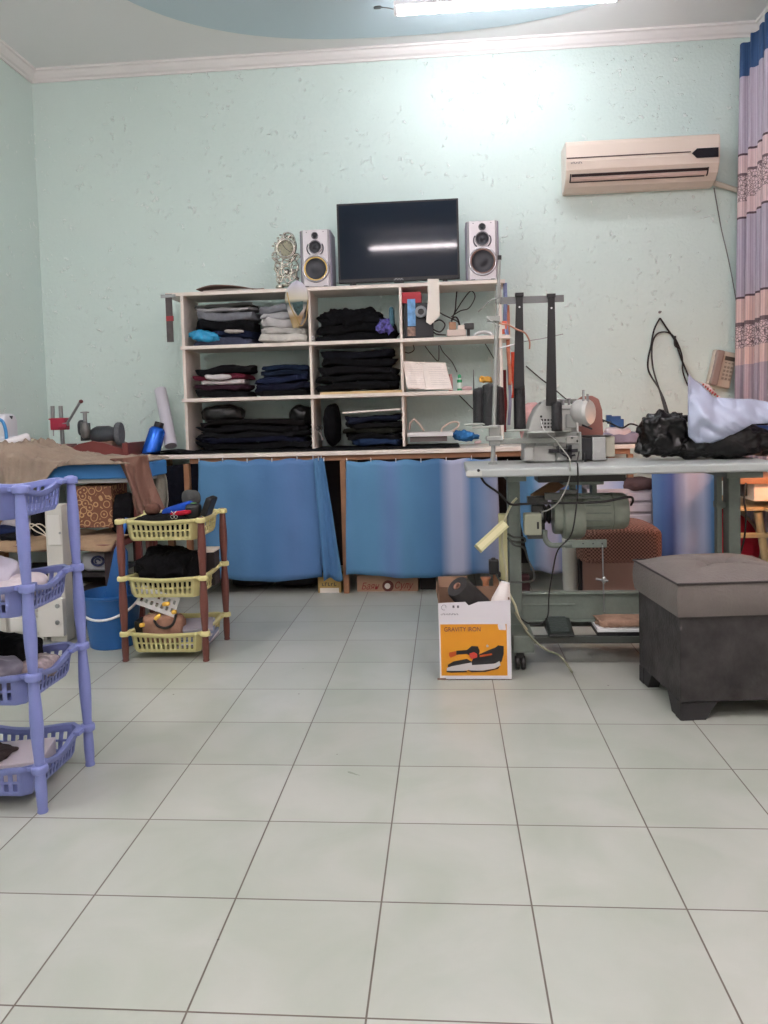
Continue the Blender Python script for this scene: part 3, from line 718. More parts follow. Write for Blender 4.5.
for i in range(12):
    a = i * PI / 6; hd.tube([d0 + Vector((.036 * math.cos(a), -.012, .036 * math.sin(a))), d0 + Vector((.044 * math.cos(a), -.012, .044 * math.sin(a)))], .0015, smooth=0)
hd.build('hands', BLACK, ck)
sc_ = MB()
def curl(cx, cy, r, a0, turns, sgn=1, th=.0065, dy=-.01):
    c0 = c_(cx, cy, dy); n = 16
    sc_.tube([c0 + Vector((sgn * r * (1 - .6 * i / n) * math.cos(a0 + turns * 2 * PI * i / n), 0, r * (1 - .6 * i / n) * math.sin(a0 + turns * 2 * PI * i / n))) for i in range(n + 1)], lambda t: th * (1 - .5 * t), seg=7, smooth=2)
for (cx, cy, r, a0, tn, sg) in ((286, 239, .05, .1, .5, 1), (280, 240, .03, 1.5, .9, -1), (292, 240, .03, 1.5, .9, 1), (277, 256, .03, 0, 1.1, -1), (296, 258, .025, 0, 1.1, 1), (278, 266, .028, 2, 1.2, -1), (295, 268, .03, 2, 1.2, 1),
                              (281, 272, .028, 1, 1.2, -1), (292, 277, .028, 1, 1.2, 1), (279, 279, .022, 3, 1, -1), (286, 262, .03, .5, 1.1, 1), (287, 280, .03, .2, 1.1, -1)):
    curl(cx, cy, r, a0, tn, sg)
for pts in ([(284, 233), (285, 237), (280, 240), (275, 248), (277, 258), (275, 268), (279, 276), (279, 284)], [(286, 236), (293, 239), (296, 247), (294, 257), (298, 265), (296, 274), (298, 283)], [(274, 243), (279, 246), (282, 258), (288, 261), (294, 258)],
            [(273, 258), (278, 262), (284, 264), (291, 262), (297, 254)], [(275, 268), (281, 268), (288, 271), (296, 270)], [(277, 276), (284, 277), (291, 276), (299, 279)]):
    sc_.tube([c_(x, y, random.uniform(-.012, .012)) for x, y in pts], lambda t: .0065 + .002 * math.sin(t * 9), seg=7)
for (x, y) in ((273, 246), (273, 258), (275, 269), (277, 275), (297, 254), (298, 270), (285, 233.5), (278, 238), (294, 239)):
    sc_.sq(c_(x, y), (.02, .016, .012), e=1, nu=10, nv=6)
sc_.build('openwork_case', SILV, ck, smooth=True)
lr = MB(); l0_ = c_(287, 272)
lr.tube([l0_ + Vector((.034 * math.cos(a), -.01, .034 * math.sin(a))) for a in [i * 2 * PI / 16 for i in range(16)]], .007, close=True); lr.sq(l0_, (.035, .03, .04), e=1, nu=14, nv=8, amp=.004, freq=40)
lr.build('lower_rosette', SILV, ck, smooth=True)
ft = MB()
for (x, y) in ((280, 284), (297, 284)): 
    q = c_(x, y); ft.sq((q.x, CY, zt + .018), (.05, .07, .036), e=.8, nu=16, nv=8, amp=.006, freq=40)
q = c_(288, 280); ft.box((q.x, CY, zt + .03), (.11, .05, .012)); ft.build('base', SILV, ck, smooth=True)

# papers on the top board, left
p = at(215, 288, SY + .05)
q = at(240, 288, SY)
def sheet(u, v):
    x = at(196, 288, SY).x + u * .42; y = SY + .0 + v * .26
    return Vector((x, y, zt + .006 + .034 * math.exp(-((u - .35) / .3) ** 2) * (1 - .3 * v) + .004 * math.sin(u * 12 + v * 3)))
tag(MB().grid(sheet, 30, 8).build('brown_paper_pattern', mat('brown pattern paper', (122, 98, 88), rough=.8, var=.2), solid=.004, smooth=True), 'curled brown paper lying on the left end of the top shelf board', 'paper')
def sheet2(u, v):
    x = at(203, 288, SY).x + u * .3; y = SY - .004 + v * .2
    return Vector((x, y, zt + .003 + .006 * math.sin(u * 3.1) ** 2))
tag(MB().grid(sheet2, 20, 6).build('white_paper_pattern', PAPER, solid=.002, smooth=True), 'white paper pattern lying under the curled brown paper on the top board', 'paper')
# patterned bag hanging in front of the divider
def pb_(u, v):
    yv = 281 + 47 * v; xc_p = 297 - 1.0 * v; w = 11.5 * (math.sin(min(1, v * 3.2) * PI / 2) ** .6) * (1 - .75 * max(0, v - .45) / .55)
    q = at(xc_p + (u - .5) * 2 * w * .98, yv, SY - .02)
    q.y = SY - .018 - .03 * math.sin(PI * u) * (.4 + .6 * math.sin(PI * v))
    q.z += .002 * math.sin(u * 14)
    return q
mt, rr_, tc_ = ramp_material('patterned print cloth', 2, [(at(297, 330, SY).z, (196, 178, 140)), (at(297, 318, SY).z, (170, 140, 96)), (at(297, 312, SY).z, (206, 200, 196)), (at(297, 304, SY).z, (60, 82, 84)), (at(297, 300, SY).z, (196, 190, 168)), (at(297, 282, SY).z, (186, 186, 204))], rough=.7)
g = thing('patterned_pouch', 'pale patterned cloth pouch hanging over the front of the top board', 'pouch', at(297, 304, SY - .02))
MB().grid(pb_, 20, 24).build('pouch_cloth', mt, g, solid=.006, smooth=True)
MB().tube([at(x, y, SY - .055) for x, y in ((287, 292), (290, 305), (296, 318), (301, 326), (306, 318), (308, 300))], .0035).build('ochre_edge', mat('ochre cloth', (176, 150, 96), rough=.8), g, smooth=True)
MB().prism([(lambda q: (q.x, q.z))(at(x, y, SY - .056)) for x, y in ((292, 303), (303, 301), (303, 309), (298, 316), (294, 310))], 1, SY - .0565, SY - .0545).build('green_motif', mat('dark green motif', (52, 76, 76), rough=.8, var=.5, vscale=60), g)
g = thing('hanging_ruler', 'dark narrow square hanging from the left end of the top board', 'tool', at(170, 318, SY - .01))
px(MB(), 166, 294, 172.5, 342, SY - .02, .008).build('blade', mat('dark worn metal', (70, 62, 62), rough=.5, var=.3, vscale=30), g, bevel=.001)
px(MB(), 160.5, 294.5, 175, 297.5, SY - .024, .01).build('cross_bar', METAL, g, bevel=.001)
px(MB(), 166, 316, 173, 321, SY - .023, .012).build('red_label', mat('red label', (150, 40, 50)), g)
# hook nail
MB().cyl(at(168, 296, SY - .02), at(168, 296, SY) + Vector((.0, .01, 0)), .003).build('nail', METAL, g)
# ring at the divider
p = at(313, 338, SY)
tag(MB().tube([Vector((p.x + .009 * math.cos(a), SY - .003, p.z + .009 * math.sin(a))) for a in [i * PI / 5 for i in range(10)]], .002, close=True).build('small_ring', WPLAST, smooth=True), 'small white ring on the front edge below the patterned pouch', 'ring')

# bits hung on the right side panel: ribbon rolls
for k, (x0, x1, y0, y1, col, lab) in enumerate(((503, 507, 283, 338, (120, 132, 168), 'bluish grey ribbon hanging by the right side panel of the shelf unit'),
        (506, 509.5, 305, 385, (198, 130, 104), 'long orange brown ribbon hanging by the right side panel of the shelf unit'),
        (511, 514.5, 352, 398, (206, 84, 58), 'bright orange red ribbon hanging behind the left black strap'),
        (507, 510, 345, 425, (146, 152, 178), 'pale blue grey ribbon hanging behind the left black strap'),
        (503, 506, 370, 432, (150, 60, 62), 'dark red ribbon hanging lowest beside the shelf unit'))):
    Yr = SY + .03 + .035 * k
    a_, b2_ = at(x0, y0, Yr), at(x1, y1, Yr)
    w = abs(at(x1, y0, Yr).x - at(x0, y0, Yr).x)
    def rib(u, v, a_=a_, b2_=b2_, w=w, k=k):
        return Vector((a_.x + w * u + .006 * v * math.sin(v * 8 + k), a_.y + .008 * math.sin(v * 11 + k), a_.z + (b2_.z - a_.z) * v))
    tag(MB().grid(rib, 3, 24).build('ribbon', cloth('ribbon %d' % k, col), solid=.003, smooth=True), lab, 'ribbon', 'ribbons hanging right of the shelf unit')
g = thing('orange_tag', 'small orange packet on the second shelf end behind the thread stand', 'packet', at(503, 328, SY))
px(MB(), 499, 321, 507, 334, SY + .03, .02).build('packet_body', mat('orange packet', (226, 104, 74), rough=.5, var=.2, vscale=40), g, bevel=.002)
px(MB(), 500.5, 325, 505, 329, SY + .027, .002).build('white_print', PAPER, g)

# ------------------------------------------------------------------ air conditioner
ac = thing('air_conditioner', 'cream wall mounted air conditioner high on the back wall at the right', 'air conditioner', (at(640, 190, 3.6).x, 3.65, at(640, 190, 3.6).z))
AF = 3.555
za = at(566, 141, AF).z; zb_ = at(566, 194, 3.70).z
xl, xr = at(566, 160, AF).x, at(720.5, 150, AF).x
zb_ = (at(562, 195.5, 3.72).z + at(717, 186.5, 3.72).z) / 2
hgt = za - zb_
prof = [(YB - .001, za), (AF + .02, za), (AF + .004, za - .008), (AF, za - .03), (AF + .002, za - hgt * .45), (AF + .012, za - hgt * .62), (AF + .04, za - hgt * .8), (AF + .085, za - hgt * .93), (AF + .14, zb_), (YB - .001, zb_)]
CREAM = mat('cream glossy plastic', (226, 212, 198), rough=.28)
MB().prism(prof, 0, xl, xr).build('casing', CREAM, ac, bevel=.006, bseg=3)
def acx(x): return at(x, 160, AF).x
zl = at(640, 154.5, AF).z
MB().b2((xl + .004, AF - .0012, zl - .003), (acx(691), AF + .001, zl + .003)).build('panel_groove', mat('dark groove', (74, 50, 48)), ac)
zc_ = at(706, 152.5, AF).z
MB().prism([(acx(692), zc_), (acx(697), zc_ + .026), (acx(718.5), zc_ + .026), (acx(718.5), zc_ - .030), (acx(697), zc_ - .030)], 1, AF - .003, AF + .002).build('display_window', mat('black glossy window', (26, 24, 30), rough=.2), ac)
strokes('maker_mark', xl + .03, AF - .0008, zl - .034, .07, .010, 7, mat('grey logo ink', (90, 84, 92)), ac)
zs = at(640, 180, AF + .02).z
# louvre opening on the curved lower front
def onprof(f):
    z = za - hgt * f
    for (y0, z0), (y1, z1) in zip(prof[1:], prof[2:]):
        if z1 <= z <= z0 and abs(z0 - z1) > 1e-6:
            return Vector((0, y0 + (y1 - y0) * (z0 - z) / (z0 - z1), z))
    return Vector((0, AF, z))
def band(f0, f1, xa_, xb_, off, name, m):
    mb = MB()
    n = 6
    def P(u, v):
        q = onprof(f0 + (f1 - f0) * v); return Vector((xa_ + (xb_ - xa_) * u, q.y - off, q.z - off * .4))
    mb.grid(P, 2, n); return mb.build(name, m, ac, solid=.002)
band(.70, .755, acx(572), acx(710), .004, 'air_slot', mat('dark slot', (44, 30, 32)))
band(.765, .83, acx(573), acx(708), .007, 'louvre_blade', mat('louvre plastic', (214, 190, 180), rough=.35))
band(.838, .853, acx(571), acx(707), .004, 'lower_slot', mat('dark slot', (44, 30, 32)))
for xx in (acx(571), acx(709.5)):
    mb = MB(); mb.grid(lambda u, v: (lambda q: Vector((xx + .008 * u - .004, q.y - .005, q.z)))(onprof(.70 + .153 * v)), 1, 6); mb.build('slot_end', mat('dark slot', (44, 30, 32)), ac, solid=.002)
tag(MB().tube([at(714, 183, 3.70), at(724, 186, 3.715), at(737, 190, 3.72), at(752, 192, 3.72)], .016, seg=12).build('cooling_pipe', mat('white pipe lagging', (200, 194, 180), rough=.7, bump=.5, bscale=60), smooth=True), 'white wrapped pipe running from the air conditioner into the curtain', 'pipe')
pcord = cord('power_cord', [(714, 188), (717, 205), (722, 232), (729, 262), (736, 300), (740, 330)], .0035, 'x', mat('grey cord', (110, 112, 110), rough=.6), Y=3.735)
for k_ in ('label', 'category'): del pcord[k_]
par(pcord, ac)
for k, (x, y, r) in enumerate(((593, 221, .006), (660, 233.5, .006), (645, 195, .004), (458, 116, .005), (714, 251, .004))):
    pass

# ------------------------------------------------------------------ wall phone
PY = 3.69
ph = thing('wall_telephone', 'cream corded telephone hanging tilted on the back wall by the curtain', 'telephone', at(721, 369, PY))
pc = at(722.5, 369, PY)
Rp = Matrix.Rotation(math.radians(13), 3, 'Y')
PH = mat('cream phone plastic', (198, 188, 172), rough=.4); PHD = mat('taupe phone plastic', (150, 132, 124), rough=.4)
MB().box(pc + Vector((0, .025, 0)), (.140, .05, .225), Rp).build('phone_base', PH, ph, bevel=.01)
hs = MB(); hs.box(pc + Rp @ Vector((-.038, -.012, 0)), (.046, .03, .22), Rp); hs.box(pc + Rp @ Vector((-.038, -.004, .085)), (.05, .04, .05), Rp); hs.box(pc + Rp @ Vector((-.038, -.004, -.085)), (.05, .04, .05), Rp)
hs.build('handset', PHD, ph, bevel=.01, bseg=3)
MB().box(pc + Rp @ Vector((.03, -.001, .07)), (.06, .004, .025), Rp).build('display', mat('olive display', (76, 70, 62), rough=.3), ph)
for r in range(4):
    for c in range(3):
        MB().box(pc + Rp @ Vector((.012 + c * .02, -.003, .015 - r * .024)), (.013, .006, .014), Rp).build('key', mat('grey key', (150, 142, 130), rough=.5), ph, bevel=.001)
for c in range(3):
    MB().box(pc + Rp @ Vector((.012 + c * .02, -.003, .042)), (.012, .005, .007), Rp).build('key', mat('grey key', (150, 142, 130)), ph)
mb = MB(); cpts = []
for i in range(60):
    t = i / 59; b0 = pc + Vector((-.05, .02, -.11)); cpts.append(b0 + Vector((-.05 * t + .008 * math.cos(i * 1.6), .0, -.02 - .09 * t + .008 * math.sin(i * 1.6))))
mb.tube(cpts, .0025, seg=6, smooth=0); mb.build('coiled_cord', PHD, ph, smooth=True)

# hook with black cord loops
hk = at(660, 312, YB - .01)
g = thing('wall_hook', 'small metal hook on the back wall carrying black cords', 'hook', hk)
MB().cyl(hk + Vector((0, .009, 0)), hk + Vector((0, -.025, 0)), .004).build('hook_pin', METAL, g)
MB().lathe([(.009, 0), (.009, .003)], hk + Vector((0, .008, 0)), (0, -1, 0), 12).build('hook_plate', METAL, g)
cord('black_cord_loop', [(660, 318, 3.73), (654, 330, 3.735), (651, 346, 3.735), (648, 360, 3.735), (649, 372, 3.73), (658, 387, 3.5), (664, 400, 3.0), (668, 414, 2.2)], .0055, 'black cord hanging from the wall hook down to the small black bag, outer left strand')
cord('black_cord_loop', [(660, 318, 3.73), (666, 327, 3.73), (675, 341, 3.73), (681, 358, 3.72), (692, 384, 3.7)], .0055, 'black cord running from the wall hook down right to the white bag')
cord('black_cord_loop', [(666, 414, 2.2), (661, 395, 3.0), (653, 368, 3.6), (652, 346, 3.73), (656, 335, 3.73), (663, 332, 3.73), (671, 334, 3.73), (677, 342, 3.73), (682, 356, 3.72), (683, 372, 3.71), (688, 386, 3.7)], .005, 'black cord looped in an arch below the wall hook')
g = tag(MB().tube([at(675, 336, 3.72), at(675, 345, 3.715), at(679, 348, 3.72)], .007).build('cord_tie', BLKCORD, smooth=True), 'thick black knot tying the cords on the wall', 'knot')

# ------------------------------------------------------------------ window curtain at right wall
CX = 2.60
ct = thing('window_curtain', 'pleated lilac and pink window curtain with lace bands on the right wall', 'curtain', (CX, 2.6, 0))
def zq(y): return at(738, y + (5 if y < 250 else 3), 3.64).z
ztopc = at(742, 46, 3.6).z
bands = [(0.0, (176, 160, 170)), (zq(364) - .006, (84, 66, 72)), (zq(364), (214, 184, 178)), (zq(348), (214, 184, 178)), (zq(348) + .004, (110, 92, 96)), (zq(323), (110, 92, 96)), (zq(323) + .004, (214, 184, 178)), (zq(298), (84, 66, 72)), (zq(298) + .012, (178, 168, 182)), (zq(218), (84, 66, 72)), (zq(218) + .012, (216, 190, 190)),
         (zq(202), (110, 92, 96)), (zq(173), (218, 192, 192)), (zq(157), (84, 66, 72)), (zq(157) + .012, (186, 176, 190)), (zq(78), (48, 82, 126)), (ztopc + .1, (48, 82, 126))]
mt, rmp, tcn = ramp_material('woven banded curtain', 2, bands, rough=.8, interp='CONSTANT')
nt = mt.node_tree; b = nt.nodes['Principled BSDF']; N = nt.nodes.new; L = nt.links.new
# lace motif in the brown bands, fine vertical stripes elsewhere
sp = N('ShaderNodeSeparateXYZ'); L(tcn.outputs['UV'], sp.inputs[0])
v = N('ShaderNodeTexVoronoi'); v.inputs['Scale'].default_value = 62; v.feature = 'DISTANCE_TO_EDGE'; L(tcn.outputs['UV'], v.inputs['Vector'])
r1 = N('ShaderNodeValToRGB'); r1.color_ramp.elements[0].position = .04; r1.color_ramp.elements[1].position = .12; L(v.outputs['Distance'], r1.inputs['Fac'])
def inband(lo, hi):
    sz = N('ShaderNodeSeparateXYZ'); L(tcn.outputs['Object'], sz.inputs[0])
    a = N('ShaderNodeMath'); a.operation = 'GREATER_THAN'; a.inputs[1].default_value = lo; L(sz.outputs[2], a.inputs[0])
    c = N('ShaderNodeMath'); c.operation = 'LESS_THAN'; c.inputs[1].default_value = hi; L(sz.outputs[2], c.inputs[0])
    m_ = N('ShaderNodeMath'); m_.operation = 'MULTIPLY'; L(a.outputs[0], m_.inputs[0]); L(c.outputs[0], m_.inputs[1]); return m_
i1, i2 = inband(zq(346), zq(325)), inband(zq(200), zq(175))
ad = N('ShaderNodeMath'); ad.operation = 'ADD'; L(i1.outputs[0], ad.inputs[0]); L(i2.outputs[0], ad.inputs[1])
ml = N('ShaderNodeMath'); ml.operation = 'MULTIPLY'; L(ad.outputs[0], ml.inputs[0]); L(r1.outputs['Color'], ml.inputs[1])
mx = N('ShaderNodeMixRGB'); L(ml.outputs[0], mx.inputs[0]); L(rmp.outputs['Color'], mx.inputs[1]); mx.inputs[2].default_value = (*lin((214, 190, 190)), 1)
wv = N('ShaderNodeTexWave'); wv.inputs['Scale'].default_value = 22; wv.bands_direction = 'X'; L(tcn.outputs['UV'], wv.inputs['Vector'])
r5 = N('ShaderNodeValToRGB'); r5.color_ramp.elements[0].color = (.78, .76, .8, 1); r5.color_ramp.elements[0].position = .3; r5.color_ramp.elements[1].color = (1, 1, 1, 1); r5.color_ramp.elements[1].position = .5
L(wv.outputs['Fac'], r5.inputs['Fac'])
mz = N('ShaderNodeMixRGB'); mz.blend_type = 'MULTIPLY'; mz.inputs[0].default_value = .8; L(mx.outputs[0], mz.inputs[1]); L(r5.outputs['Color'], mz.inputs[2])
L(mz.outputs[0], b.inputs['Base Color'])
nf = 16; CL = 1.9
def cP(u, v):
    y = 3.665 - u * CL + .012 * math.sin(u * nf * 4 * PI + 1)
    x = CX + .035 * (1 - v) + (.022 + .03 * v) * math.sin(u * nf * 2 * PI + .3 * math.sin(v * 3)) + .012 * math.sin(u * nf * PI * 1.37 + 2 + v)
    z = ztopc - (ztopc - .03) * v
    return Vector((x, y, z))
mb = MB(); mb.grid(cP, nf * 14, 30)
uvl = mb.bm.loops.layers.uv.new('UV'); mb.bm.verts.index_update()
cols = nf * 14 + 1
for f in mb.bm.faces:
    for lp in f.loops:
        i = lp.vert.index; lp[uvl].uv = ((i % cols) / (cols - 1) * CL * 1.7, (i // cols) / 30 * 3.1)
mb.build('curtain_cloth', mt, ct, solid=.002, smooth=True)


# ------------------------------------------------------------------ sewing machine table
TF, TB = 1.78, 2.28
TZ = at(600, 466.5, 1.78).z
st = thing('overlock_table', 'grey industrial sewing machine table on a green-grey steel stand', 'table', (1.5, 2.0, 0))
xl_ = at(466.5, 467, TF).x
MB().b2((xl_, TF, TZ - .034), (2.10, TB, TZ)).build('table_top', GREYTOP, st, bevel=.008, bseg=3)
MB().b2((xl_ - .002, TF - .001, TZ - .027), (xl_ + .06, TF + .004, TZ - .007)).build('end_cap', mat('pale end strip', (190, 194, 186), rough=.5), st)
q = at(478.5, 470.5, TF); MB().lathe([(.006, 0), (.006, .002)], (q.x, TF, q.z), (0, -1, 0), 12).build('screw', BLACK, st)
LX0, LX1 = at(508.5, 550, 1.98).x, at(521, 550, 1.98).x
lg = thing  # alias unused
LYc = 2.0
MB().b2((LX0, LYc - .03, .135), (LX1, LYc + .03, TZ - .055)).build('leg', GREYMET, st, bevel=.004)
MB().b2((LX0 - .012, TF + .04, TZ - .056), (LX1 + .012, TB - .03, TZ - .034)).build('top_bracket', GREYMET, st, bevel=.003)
MB().b2((LX0 - .004, 1.80, .075), (LX1 + .03, 2.24, .145)).build('foot', GREYMET, st, bevel=.006)
RX0, RX1 = at(728, 530, 2.03).x, at(740, 530, 2.03).x
MB().b2((RX0, LYc + .02, .135), (RX1, LYc + .09, TZ - .055)).build('leg', GREYMET, st, bevel=.004)
MB().b2((RX0 - .038, LYc + .05, .135), (RX0 - .016, LYc + .085, TZ - .055)).build('leg', GREYMET, st, bevel=.003)
MB().b2((RX0 - .04, LYc + .05, at(725, 503, 2.1).z - .015), (RX0 + .01, LYc + .09, at(725, 503, 2.1).z + .012)).build('leg_bridge', GREYMET, st, bevel=.002)
MB().b2((RX0 - .07, TF + .06, TZ - .062), (RX1 + .02, TB - .02, TZ - .034)).build('top_bracket', GREYMET, st, bevel=.003)
MB().b2((RX0 - .01, 1.80, .075), (RX1 + .02, 2.24, .145)).build('foot', GREYMET, st, bevel=.006)
q = at(738, 521, 2.0); 
BY = 1.985
zb0, zb1 = at(575, 621.5, BY).z, at(575, 592, BY).z
MB().b2((LX1 - .002, BY, zb0), (RX0 + .02, BY + .012, zb1)).build('crossbeam', GREYMET, st, bevel=.004)
MB().b2((LX1 - .002, BY - .012, zb1 - .008), (RX0 + .02, BY + .03, zb1)).build('crossbeam_flange', GREYMET, st, bevel=.002)
MB().b2((LX1 - .002, BY - .012, zb0), (RX0 + .02, BY + .03, zb0 + .008)).build('crossbeam_flange', GREYMET, st, bevel=.002)
zr = at(560, 604.5, BY).z
MB().b2((LX1 + .005, BY - .004, zr - .003), (at(575, 604, BY).x, BY + .001, zr + .003)).build('rib', GREYMET, st, bevel=.001)
zf0, zf1 = at(575, 643, 1.88).z, at(575, 636, 1.88).z
DKG = mat('dark grey enamel', (62, 66, 62), rough=.5)
MB().b2((LX0 - .002, 1.87, zf0), (RX0 + .03, 1.90, zf1)).build('foot_rail', DKG, st, bevel=.003)
MB().b2((LX0 - .002, 2.12, zf0), (RX0 + .03, 2.15, zf1)).build('foot_rail', DKG, st, bevel=.003)
for (x, y) in (((LX0 + LX1) / 2 + .0, 1.835), ((LX0 + LX1) / 2, 2.21), (RX0 + .03, 1.835), (RX0 + .03, 2.21)):
    cs = MB()
    cs.box((x, y, .062), (.03, .04, .026)); cs.box((x, y, .04), (.012, .026, .03)); cs.lathe([(.006, 0), (.006, .03)], (x - .015, y, .03), (1, 0, 0), 10)
    o = cs.build('caster', BLACK, st, bevel=.002)
    for s_ in (-1, 1):
        wv_ = MB().lathe([(.010, 0), (.026, 0), (.028, .003), (.028, .013), (.026, .016), (.010, .016)], (x + (.004 if s_ > 0 else -.020), y - .006, .028), (1, 0, 0), 24).build('wheel', mat('dark wheel rubber', (30, 28, 30), rough=.4), o, smooth=True, autos=40)
        wv_.parent = o; wv_.matrix_parent_inverse = Matrix.Identity(4)
# rocker pedals on the rail
g = thing('black_foot_pedal', 'black foot pedal resting on the lower rail of the sewing stand', 'pedal', at(560, 637, 1.95))
qz = zf1
pa_, pb_2 = at(548, 636, 1.88).x, at(574, 636, 1.88).x
MB().prism([(1.86, qz), (2.12, qz), (2.12, qz + .075), (2.10, qz + .08), (1.86, qz + .012)], 0, pa_, pb_2).build('pedal_body', mat('dark green black pedal', (32, 38, 36), rough=.35), g, bevel=.004)
MB().prism([(1.87, qz + .0175), (2.09, qz + .079), (2.09, qz + .083), (1.87, qz + .0215)], 0, pa_ + .012, pb_2 - .02).build('tread_plate', mat('ribbed tread', (52, 60, 58), rough=.4, bump=.3, bscale=80), g)
g = thing('folded_rug', 'tan fringed mat over a white board on the lower rail beside the ottoman', 'mat', at(625, 640, 1.95))
xx0, xx1 = at(597, 633, 1.88).x, at(650, 633, 1.88).x
MB().b2((xx0, 1.872, qz), (xx1 + .1, 2.14, qz + .018)).build('lower_board', BLACK, g, bevel=.003)
MB().b2((xx0, 1.868, qz + .018), (xx1 + .1, 2.14, qz + .032)).build('white_board', mat('white board', (214, 214, 216)), g, bevel=.002)
TAN = cloth('tan fringe', (150, 122, 104), .25)
MB().sq(((xx0 + xx1 + .12) / 2, 2.0, qz + .046), (xx1 - xx0 + .12, .26, .034), e=.35, amp=.006, freq=30, nu=50).build('fringed_mat', TAN, g, smooth=True)
# under-table hardware: motor
MY = 2.0
GREYMET2 = mat('pale grey-green enamel', (126, 134, 122), rough=.5, var=.05, vscale=50)
mo = thing('clutch_motor', 'grey-green clutch motor hanging under the sewing machine table', 'motor', at(590, 512, MY))
def ax(x, y, Y=MY): return at(x, y, Y)
c0 = ax(604, 511)
def L3(prof, x0, x1, y, name, m=GREYMET2, seg=32, autos=35):
    a = ax(x0, y); b_ = ax(x1, y); Ln = b_.x - a.x
    return MB().lathe([(r, h * Ln) for r, h in prof], (a.x, MY, (a.z + b_.z) / 2), (1, 0, 0), seg).build(name, m, mo, smooth=True, autos=autos)
L3([(.068, 0), (.074, .02), (.077, .1), (.077, .62), (.0755, .63), (.078, .64), (.076, .9), (.068, .97), (.045, 1.0)], 581, 627.5, 511, 'motor_barrel')
L3([(.07, 0), (.088, .06), (.094, .2), (.094, .8), (.082, 1.0)], 561, 583, 517, 'clutch_housing')
L3([(.05, 0), (.072, .1), (.076, .3), (.076, 1.0)], 552, 561, 516, 'clutch_drum')
L3([(.02, 0), (.02, 1)], 541, 555, 515, 'shaft', METAL)
L3([(.038, 0), (.042, .2), (.030, .5), (.042, .8), (.038, 1)], 543, 550, 514, 'pulley', mat('dark pulley', (60, 60, 60), rough=.4, metal=.6))
rb = MB()
for k in range(7):
    a = -1.2 + k * .4
    A, B = ax(583, 511), ax(607, 511)
    rb.tube([Vector((A.x, MY - .078 * math.cos(a), A.z + .078 * math.sin(a))), Vector((B.x, MY - .078 * math.cos(a), A.z + .078 * math.sin(a)))], .0022, smooth=0, seg=6)
rb.build('cooling_fins', GREYMET, mo)
mb = MB(); px(mb, 571, 484, 576, 500, MY - .03, .06); px(mb, 592, 484, 597, 497, MY - .03, .06); px(mb, 563, 478, 604, 485, MY - .06, .12); px(mb, 565, 495, 600, 500, MY - .04, .08)
mb.build('mounting_bracket', GREYMET, mo, bevel=.003)
mb = MB(); px(mb, 545, 493, 562, 500, MY - .05, .02); px(mb, 560, 490, 578, 494, MY - .06, .03); mb.cyl(ax(566, 498, MY - .07), ax(600, 497, MY - .07), .006)
mb.build('tension_rod', mat('dull grey steel', (96, 100, 96), rough=.4, metal=.5), mo, bevel=.001)
mb = MB(); px(mb, 565, 540, 607, 548, MY - .09, .012)
mb.tube([ax(x, y, MY - .084) for x, y in ((572, 544), (556, 545.5), (549, 544), (545, 538), (545, 530))], .012, seg=8)
mb.build('treadle_lever', GREYMET, mo, bevel=.003)
mb = MB()
for x in (583, 593, 602): q = ax(x, 543.5, MY - .09); mb.lathe([(.003, 0), (.003, .002)], (q.x, MY - .09, q.z), (0, -1, 0), 10)
mb.build('lever_holes', BLACK, mo)
mb = MB(); mb.cyl(ax(602.5, 546, MY - .095), ax(604, 612, MY - .095), .003); mb.cyl(ax(596, 579, MY - .095), ax(608, 581, MY - .095), .005); q = ax(604, 580, MY - .095); mb.sq(q, (.02, .02, .03), e=1, nu=10, nv=6)
mb.build('treadle_rod', METAL, mo)
mb = MB(); px(mb, 538, 474, 626, 482, 1.93, .14); mb.build('oil_pan', mat('dark oil pan', (52, 52, 50), rough=.5), mo, bevel=.004)
mb = MB(); px(mb, 528, 497, 548, 505, MY - .02, .05); px(mb, 532, 505, 545, 530, MY, .05); mb.build('belt_guard', mat('dark steel', (66, 68, 66), rough=.5), mo, bevel=.003)
sb = thing('switch_box', 'small cream switch box beside the stand leg under the table', 'switch', at(533, 523, 1.9))
px(MB(), 524.5, 514, 542, 535.5, 1.90, .06).build('box_body', mat('grey cream plastic', (150, 154, 136), rough=.5), sb, bevel=.006)
px(MB(), 537, 522, 539, 529, 1.897, .006).build('rocker', BLACK, sb)
px(MB(), 528, 535, 544, 539, 1.91, .05).build('lower_bracket', DKG, sb, bevel=.002)
g = tag(px(MB(), 592, 481.5, 624, 489.5, 3.14, .12).build('white_blue_box', ramp_material('white to blue card', 0, [(at(592, 486, 3.14).x, (225, 222, 228)), (at(600, 486, 3.14).x, (200, 206, 222)), (at(624, 486, 3.14).x, (150, 172, 214))])[0], bevel=.002), 'white and pale blue carton seen just above the motor', 'box')
MB().box(at(548, 490, 2.1), (.15, .05, .045), Euler((0, math.radians(-32), 0))).build('wooden_brace', mat('brown wooden brace', (140, 108, 76), rough=.8, var=.1), st, bevel=.003)
